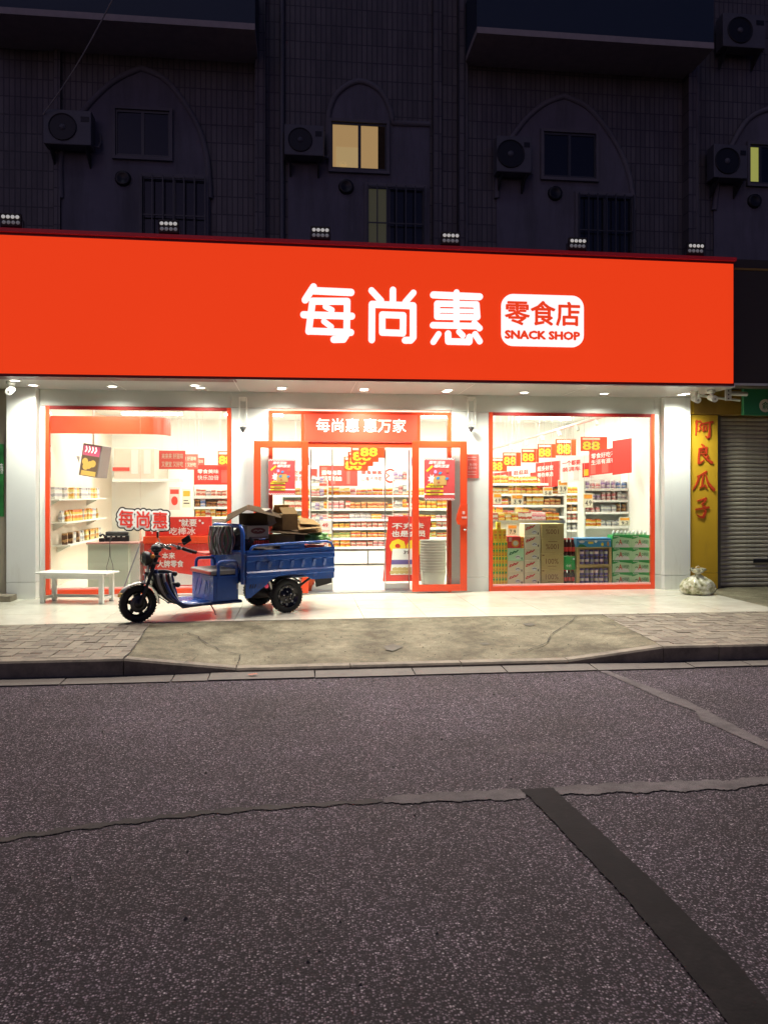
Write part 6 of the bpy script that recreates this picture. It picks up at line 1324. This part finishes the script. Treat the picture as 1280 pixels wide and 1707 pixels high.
# seat box, seat, arm rests
mb = MB(); mb.box(.66, 1.00, -.35, .35, .205, .535, .012); sb = mb.build('seat_box', 'trike_blue', trike)
mb = MB(); mb.box(.70, .96, .350, .356, .25, .50, .004); mb.build('side_pressing', 'trike_blue', sb)
mb = MB(); mb.stroke([(-.24, .46), (-.20, .30), (-.12, .45), (-.06, .29)], .022, 0, .004); mb.stroke([(.02, .46), (.12, .28)], .022, 0, .004); mb.stroke([(.16, .46), (.24, .30)], .022, 0, .004); mb.v = [(1.0005 + .004 - b, -a, c_) for a, b, c_ in mb.v]; mb.build('front_pressing_glare', mat('trike_blue_glare', (.10, .22, .50), .3), sb)  # raised strokes on the seat box; the glare there is painted in as paler blue
mb = MB(); mb.box(.665, .685, .351, .358, .35, .42); mb.build('reflector', 'paper_white', sb)
mb = MB(); mb.box(.64, 1.03, -.34, .34, .540, .60, .02); seat = mb.build('seat', 'vinyl_grey', trike)
mb = MB(); mb.box(1.026, 1.036, -.33, .33, .55, .585, .003); mb.build('seat_piping', 'print_red', seat)
for sy in (1, -1):
    P = [(.69, sy * .36, .52), (.69, sy * .36, .66)] + [(.69 + .05 * (1 - math.cos(a)), sy * .36, .66 + .05 * math.sin(a)) for a in (PI / 6, PI / 3, PI / 2)] + [(.94 - .05 * (1 - math.cos(a)), sy * .36, .66 + .05 * math.sin(a)) for a in (PI / 2, PI / 3, PI / 6)] + [(.94, sy * .36, .66), (.94, sy * .36, .52)]
    mb = MB(); mb.tube(P, .021, 8); mb.build('arm_rest', 'trike_blue', trike)
# foot tray curving up to the leg shield
def sheet(path, hw0, hw1, name, m, parent=trike, th=.012):
    mb = MB(); vs = []; k = len(path)
    for i, (x, z) in enumerate(path): h = hw0 + (hw1 - hw0) * i / (k - 1); vs += [(x, -h, z), (x, h, z)]
    mb.add(vs, [(2 * i, 2 * i + 1, 2 * i + 3, 2 * i + 2) for i in range(k - 1)], True); o = mb.build(name, m, parent); s_ = o.modifiers.new('sheet', 'SOLIDIFY'); s_.thickness = th; s_.offset = 0
    return o
tr_ = sheet([(.62, .205), (1.30, .205), (1.37, .215), (1.43, .245), (1.48, .295), (1.52, .37), (1.55, .46)], .35, .20, 'foot_tray', 'trike_blue')
for sy in (1, -1): mb = MB(); mb.tube([(.62, sy * .35, .195), (1.30, sy * .345, .195), (1.37, sy * .325, .205), (1.44, sy * .30, .24), (1.49, sy * .275, .30), (1.53, sy * .24, .38), (1.56, sy * .20, .48)], .020, 8); mb.build('tray_edge', 'trike_blue_dark', tr_)
def sh_curve(f):     # side fairing: interpolated between its front and back outline
    A = [(1.672, .585), (1.665, .52), (1.645, .44), (1.60, .35), (1.53, .275), (1.45, .22), (1.355, .19)]
    B = [(1.43, .585), (1.425, .535), (1.41, .465), (1.395, .39), (1.375, .315), (1.355, .25), (1.335, .195)]
    return [(a[0] + (b[0] - a[0]) * f, a[1] + (b[1] - a[1]) * f) for a, b in zip(A, B)]
mat('shield_grey', (.36, .35, .33), .32, var=.15, vscale=20)
for sy in (1, -1):
    for k, (a, b, m_) in enumerate(((0, .10, 'black'), (.10, .24, 'shield_grey'), (.24, .36, 'black_gloss'), (.36, .50, 'shield_grey'), (.50, .57, 'frame_dark_red'), (.57, .68, 'black_gloss'), (.68, .84, 'shield_grey'), (.84, 1.0, 'trike_blue_dark'))):
        ca, cb_ = sh_curve(a), sh_curve(b); mb = MB(); vs = []; bul = lambda f: .06 + .11 * math.sin(PI * min(1, .12 + f * .75))
        for i in range(7): vs += [(ca[i][0], sy * bul(a), ca[i][1]), (cb_[i][0], sy * bul(b), cb_[i][1])]
        mb.add(vs, [(2 * i, 2 * i + 1, 2 * i + 3, 2 * i + 2) for i in range(6)], True); o = mb.build('leg_shield', m_, trike); s_ = o.modifiers.new('sheet', 'SOLIDIFY'); s_.thickness = .012 if 'black' not in m_ else .024; s_.offset = 0
mb = MB(); vs = []
for (x, z) in sh_curve(0): vs += [(x, -.10, z), (x + .02, 0, z), (x, .10, z)]
mb.add(vs, [(3 * i + j, 3 * i + j + 1, 3 * i + j + 4, 3 * i + j + 3) for i in range(6) for j in (0, 1)], True); mb.build('leg_shield_nose', 'black_gloss', trike)
mb = MB(); mb.tube([(1.60, .0, .60), (1.52, .08, .605), (1.46, .10, .59), (1.42, .12, .575)], .022, 8); mb.ball((1.41, .12, .57), .034); mb.tube([(1.46, .12, .46), (1.40, .15, .44)], .02, 8); mb.ball((1.385, .15, .435), .034); mb.build('knee_guard', 'black', trike)
# fork, lamp, instruments, handlebar
mb = MB()
for y in (-.085, .085): mb.tube([(1.83, y, .222), (1.755, y, .42)], .026, 8); mb.tube([(1.755, y, .42), (1.62, y, .78)], .019, 8)
fork = mb.build('fork', 'black', trike)
mb = MB(); mb.box(1.60, 1.68, -.11, .11, .70, .725, .006); mb.box(1.585, 1.655, -.11, .11, .78, .805, .006); mb.build('fork_yoke', 'dark_steel', fork)
mb = MB(); mb.tube([(1.66, 0, .60), (1.585, 0, .86)], .026, 10); mb.build('steering_column', 'black', trike)
mb = MB(); mb.box(1.715, 1.73, -.055, .05, .60, .685, .004); fp = mb.build('front_plate', 'paper_white', trike); mb = MB(); mb.box(1.7305, 1.733, -.045, .04, .64, .68); mb.build('plate_mark', 'print_red', fp)
mb = MB(); mb.box(1.75, 1.762, -.03, .045, .47, .575, .004); fp = mb.build('front_plate', 'paper_white', trike); mb = MB(); mb.box(1.7625, 1.765, -.02, .03, .50, .565); mb.build('plate_mark', 'print_red', fp)
mb = MB(); mb.lathe([(0, -.10), (.055, -.09), (.085, -.04), (.092, .01), (.085, .02)], (1.74, 0, .765), 'x', 20); hl = mb.build('headlight', 'black', trike)
mb = MB(); mb.lathe([(.084, .018), (.06, .035), (0, .042)], (1.74, 0, .765), 'x', 20); mb.build('lamp_glass', mat('lamp_glass', (.13, .16, .12), .12), hl)
for q in (-.04, 0, .04): mb = MB(); mb.tube([(1.775, -.075, .765 + q), (1.79, 0, .765 + q), (1.775, .075, .765 + q)], .0045, 5); mb.build('guard_bar', 'black', hl)
for q in (-.035, .035): mb = MB(); mb.tube([(1.775, q, .69), (1.79, q, .765), (1.775, q, .84)], .0045, 5); mb.build('guard_bar', 'black', hl)
for y in (-.16, .16): mb = MB(); mb.tube([(1.66, y * .5, .80), (1.69, y, .80)], .012, 6); mb.ball((1.70, y, .80), .028, (1, .8, 1)); mb.build('indicator', mat('indicator_amber', (.5, .2, .03), .2), trike)
mb = MB(); mb.ball((1.60, 0, .885), .085, (.75, 1.25, .72)); ic = mb.build('instrument_pod', 'black', trike)
mb = MB(); mb.lathe([(0, .012), (.045, .010), (.05, 0)], (1.575, 0, .935), 'z', 16); mb.build('dial', 'glass_dark', ic)
mb = MB(); mb.tube([(1.30, -.42, .86), (1.42, -.33, .905), (1.50, -.25, .94), (1.56, -.15, .925), (1.585, -.06, .875), (1.585, .06, .875), (1.56, .15, .925), (1.50, .25, .94), (1.42, .33, .905), (1.30, .42, .86)], .013, 8); hb = mb.build('handlebar', 'chrome', trike)
for sy in (1, -1):
    mb = MB(); mb.tube([(1.40, sy * .345, .898), (1.26, sy * .445, .845)], .020, 8); mb.build('grip', 'rubber', hb)
    mb = MB(); mb.box(1.41, 1.45, sy * .31 - .03, sy * .31 + .03, .88, .93, .008); mb.build('switch_block', 'black', hb)
    mb = MB(); mb.tube([(1.46, sy * .31, .915), (1.38, sy * .35, .87), (1.31, sy * .42, .835)], .006, 6); mb.build('brake_lever', 'steel', hb)
    mx = (1.37, .40, 1.0) if sy > 0 else (1.44, -.40, 1.045)
    mb = MB(); mb.tube([(1.45, sy * .31, .92), (1.44, sy * .34, .96), (mx[0] + .01, mx[1], mx[2] - .03)], .006, 6); ms = mb.build('mirror_stem', 'dark_steel', hb)
    mb = MB(); mb.xf = Matrix.Translation(mx) @ Matrix.Rotation(math.radians(25 * sy), 4, 'Z') @ Matrix.Rotation(math.radians(28 if sy > 0 else -8), 4, 'X'); mb.box(-.012, .012, -.07, .07, -.042, .042, .010); mb.build('mirror', 'black', ms)
for k, (y, dx) in enumerate(((.04, .02), (-.03, .04), (.07, -.01))): mb = MB(); mb.tube([(1.55, y * 3, .92), (1.66 + dx, y * 1.5, .86), (1.70 + dx, y, .74), (1.70, y, .55)], .005, 5); mb.build('control_cable', 'black', trike)
# front mudguard
mb = MB(); vs = []; n = 16
for q in range(n + 1): a = math.radians(35 + 150 * q / n); vs += [(1.83 + .25 * math.cos(a), -.065, .225 + .25 * math.sin(a)), (1.83 + .262 * math.cos(a), 0, .225 + .262 * math.sin(a)), (1.83 + .25 * math.cos(a), .065, .225 + .25 * math.sin(a))]
mb.add(vs, [(3 * q + j, 3 * q + j + 1, 3 * q + j + 4, 3 * q + j + 3) for q in range(n) for j in (0, 1)], True); o = mb.build('front_mudguard', mat('guard_silver', (.42, .42, .40), .3, metal=.5), trike); o.modifiers.new('sheet', 'SOLIDIFY').thickness = .004
mb = MB(); mb.tube([(1.02, .30, .18), (.98, .33, .10), (.965, .335, .045)], .008, 6); mb.build('side_stand', 'dark_steel', trike)

# ------------------------------------------------------------------ the load on the tricycle
TM = Matrix.Translation(TO) @ Matrix.Rotation(TA, 4, 'Z'); TI = TM.inverted()
def tl(px, py, ly):     # photo pixel -> tricycle coordinates on the plane y = ly
    r = Vector(ray(px, py)); o = Vector((0, 0, CAM_H)); d = TI.to_3x3() @ r; o2 = TI @ o; k = (ly - o2.y) / d.y; q = o2 + d * k
    return Vector((q.x, ly, q.z))
def load_thing(name, label, cat, x, y, z, group=None): return thing(name, label, cat, tuple(TM @ Vector((x, y, z))), TA, group)
def load_box(name, label, px0, py0, px1, py1, ly, depth, m, cat='box', tilt=0.0, zmin=None, flaps=False):
    a, b = tl(px0, py1, ly), tl(px1, py0, ly); wd, h = abs(a.x - b.x), b.z - a.z; cx = (a.x + b.x) / 2
    t = load_thing(name, label, cat, cx, ly - depth / 2, a.z); mb = MB(); mb.xf = Matrix.Rotation(tilt, 4, 'Y')
    mb.box(-wd / 2, wd / 2, -depth / 2, depth / 2, 0, h, .004); body = mb.build('body', m, t)
    if flaps:
        for s_ in (1, -1): mb = MB(); mb.xf = Matrix.Rotation(tilt, 4, 'Y') @ Matrix.Translation((0, s_ * depth / 2, h)) @ Matrix.Rotation(s_ * random.uniform(.4, .9), 4, 'X'); mb.box(-wd / 2 + .005, wd / 2 - .005, -.003, .003, .004, depth * .45); mb.build('flap', m, t)
    return t, wd, h, depth, body
def card(name, label, pts, m, th=.007, folds=None):      # flat cardboard: list of quads in tricycle coordinates sharing edges
    c = sum((Vector(p) for p in pts[0]), Vector()) / 4; t = load_thing(name, label, 'cardboard', c.x, c.y, min(p[2] for q in pts for p in q))
    z0 = min(p[2] for q in pts for p in q)
    for q in pts:
        nrm = (Vector(q[1]) - Vector(q[0])).cross(Vector(q[3]) - Vector(q[0])).normalized() * th
        loc = [Vector(p) - Vector((c.x, c.y, z0)) for p in q]; mb = MB(); mb.hexa([tuple(p) for p in loc] + [tuple(p + nrm) for p in loc]); mb.build('panel', m, t)
t, wd, h, dp, body = load_box('logo_carton', 'beige carton with a dark red oval emblem on the tricycle load', 412, 876, 448, 899, .30, .34, 'cardboard_grey', 'carton')
mb = MB(); mb.mi = 0; mb.disc(0, h * .62, 0, wd * .34, h * .24, 24); mb.mi = 1; mb.disc(0, h * .62, -.0006, wd * .31, h * .20, 24); mb.mi = 2; mb.text('ribena', -wd * .24, wd * .24, h * .55, h * .70, -.0012, .03) if False else mb.stroke([(-wd * .2, h * .60), (-wd * .1, h * .68), (0, h * .58), (wd * .1, h * .67), (wd * .2, h * .6)], h * .05, -.0012); mb.mi = 0; mb.flat(-wd * .2, wd * .2, h * .40, h * .44, -.0006); mb.flat(-wd * .3, wd * .45, h * .10, h * .15, -.0006)
mb.v = [(-a, dp / 2 + .001 - b, c_) for a, b, c_ in mb.v]; mb.build('print', [mat('oval_red', (.12, .02, .02), .6), 'oval_red', 'cardboard_grey'], t)
t, wd, h, dp, body = load_box('red_can_tray', 'tray of small red packs under the beige carton', 413, 900, 448, 909, .30, .30, 'cardboard_dark', 'tray')
for q in range(9): mb = MB(); xx = -wd / 2 + wd * (q + .5) / 9; mb.box(xx - wd * .035, xx + wd * .035, dp / 2 + .001, dp / 2 + .02, .005, h - .003, .004); mb.build('red_pack', 'print_red', t)
load_box('brown_box', 'open brown cardboard box on top at the right of the load', 471, 857, 497, 884, .20, .30, 'cardboard', flaps=True)
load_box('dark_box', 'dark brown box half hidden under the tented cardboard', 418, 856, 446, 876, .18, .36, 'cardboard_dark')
load_box('white_box', 'slim pale box leaning on top of the load', 449, 848, 462, 875, .12, .26, 'paper_white' if False else 'cardboard_grey', tilt=.42)
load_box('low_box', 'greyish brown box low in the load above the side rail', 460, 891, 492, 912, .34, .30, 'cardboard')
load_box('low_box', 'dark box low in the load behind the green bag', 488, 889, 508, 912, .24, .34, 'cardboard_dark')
load_box('red_crate', 'flat red box lying at the rear of the tricycle bed', 512, 909, 541, 919, .25, .34, 'print_red')
def P3(px, py, ly): return tuple(tl(px, py, ly))
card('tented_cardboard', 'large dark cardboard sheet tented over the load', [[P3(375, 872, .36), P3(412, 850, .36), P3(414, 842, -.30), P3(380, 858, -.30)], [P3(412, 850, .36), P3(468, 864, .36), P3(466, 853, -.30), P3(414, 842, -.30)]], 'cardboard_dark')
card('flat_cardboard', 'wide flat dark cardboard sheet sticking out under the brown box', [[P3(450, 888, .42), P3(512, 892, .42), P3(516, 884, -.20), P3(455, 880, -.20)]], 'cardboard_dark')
for k, (a, b, c_, d) in enumerate((((494, 868), (530, 874), (535, 881), (498, 884)), ((492, 876), (535, 880), (537, 888), (500, 890)), ((497, 864), (522, 868), (534, 876), (500, 874)))):
    card('folded_cardboard', 'folded light brown cardboard, %s sheet of the pile at the right of the load' % ['middle', 'lowest', 'top'][k], [[P3(*d, .30 - .05 * k), P3(*c_, .30 - .05 * k), P3(b[0], b[1] - 1, -.02), P3(a[0], a[1] - 1, -.02)]], 'cardboard', .010)
def lump(name, label, px0, py0, px1, py1, ly, dy, m, cat, amp=.18):
    a, b = tl(px0, py1, ly), tl(px1, py0, ly); wd, h = abs(a.x - b.x), b.z - a.z
    t = load_thing(name, label, cat, (a.x + b.x) / 2, ly, a.z); bm = bmesh.new(); bmesh.ops.create_icosphere(bm, subdivisions=4, radius=.5)
    ph = [random.uniform(0, 6) for _ in range(9)]
    for v in bm.verts:
        c = v.co * 2; n = 0
        for q in range(3): f = 3 * (q + 1.3); n += math.sin(c.x * f + ph[q] + 2 * math.sin(c.z * 3 + ph[q + 3])) * math.sin(c.y * f + ph[q + 6]) * math.sin(c.z * f + ph[q]) / (q + 1)
        v.co *= 1 + amp * n; v.co = Vector((v.co.x * wd, v.co.y * dy, max(0, v.co.z * h + h / 2)))
    mb = MB(); mb.bm(bm, True); mb.build('body', m, t); return t
lump('green_bag', 'crumpled green plastic bag at the rear of the load', 505, 886, 543, 908, .10, .35, mat('green_plastic', (.14, .38, .07), .3, var=.5, vscale=14, bump=.5, bscale=25), 'bag', .3)
lump('dark_sack', 'crumpled dark brown sack lying along the side rail', 418, 907, 468, 928, .36, .2, mat('sack_brown', (.07, .05, .035), .6, var=.5, vscale=18, bump=.5, bscale=30), 'sack', .3)
lump('cloth_heap', 'heap of dark clutter filling the front of the bed', 386, 880, 416, 925, .05, .5, mat('clutter', (.035, .03, .035), .7, var=.7, vscale=10), 'sack', .25)
t, wd, h, dp, body = load_box('striped_bundle', 'upright bundle of pale plastic strips tied behind the seat hoop', 361, 877, 386, 925, .16, .20, mat('strip_grey', (.33, .33, .26), .45, var=.3, vscale=30, stretch=(6, 6, .6)), 'bundle')
mt = [mat('strip_white', (.72, .72, .64), .4), mat('strip_pink', (.42, .20, .18), .4), mat('strip_green', (.20, .30, .17), .4), mat('strip_dark', (.10, .10, .08), .5)]
for q in range(34):
    side = q % 3; u = random.uniform(-.45, .45); bow = random.uniform(-.7, .7); mb = MB()
    if side < 2: pp = [(wd * (u + bow * math.sin(PI * s_ / 5) * .6), dp / 2 + .006 + .006 * random.random(), h * s_ / 5) for s_ in range(6)]
    else: pp = [(wd / 2 + .006 + .006 * random.random(), dp * (u + bow * math.sin(PI * s_ / 5) * .6), h * s_ / 5) for s_ in range(6)]
    mb.tube(pp, .009, 5); mb.build('strip', mt[q % 4], t)
t, wd, h, dp, body = load_box('seat_cloth', 'folded red cloth lying on the far side of the seat', 345, 921, 372, 925, .0, .4, 'print_red', 'cloth')
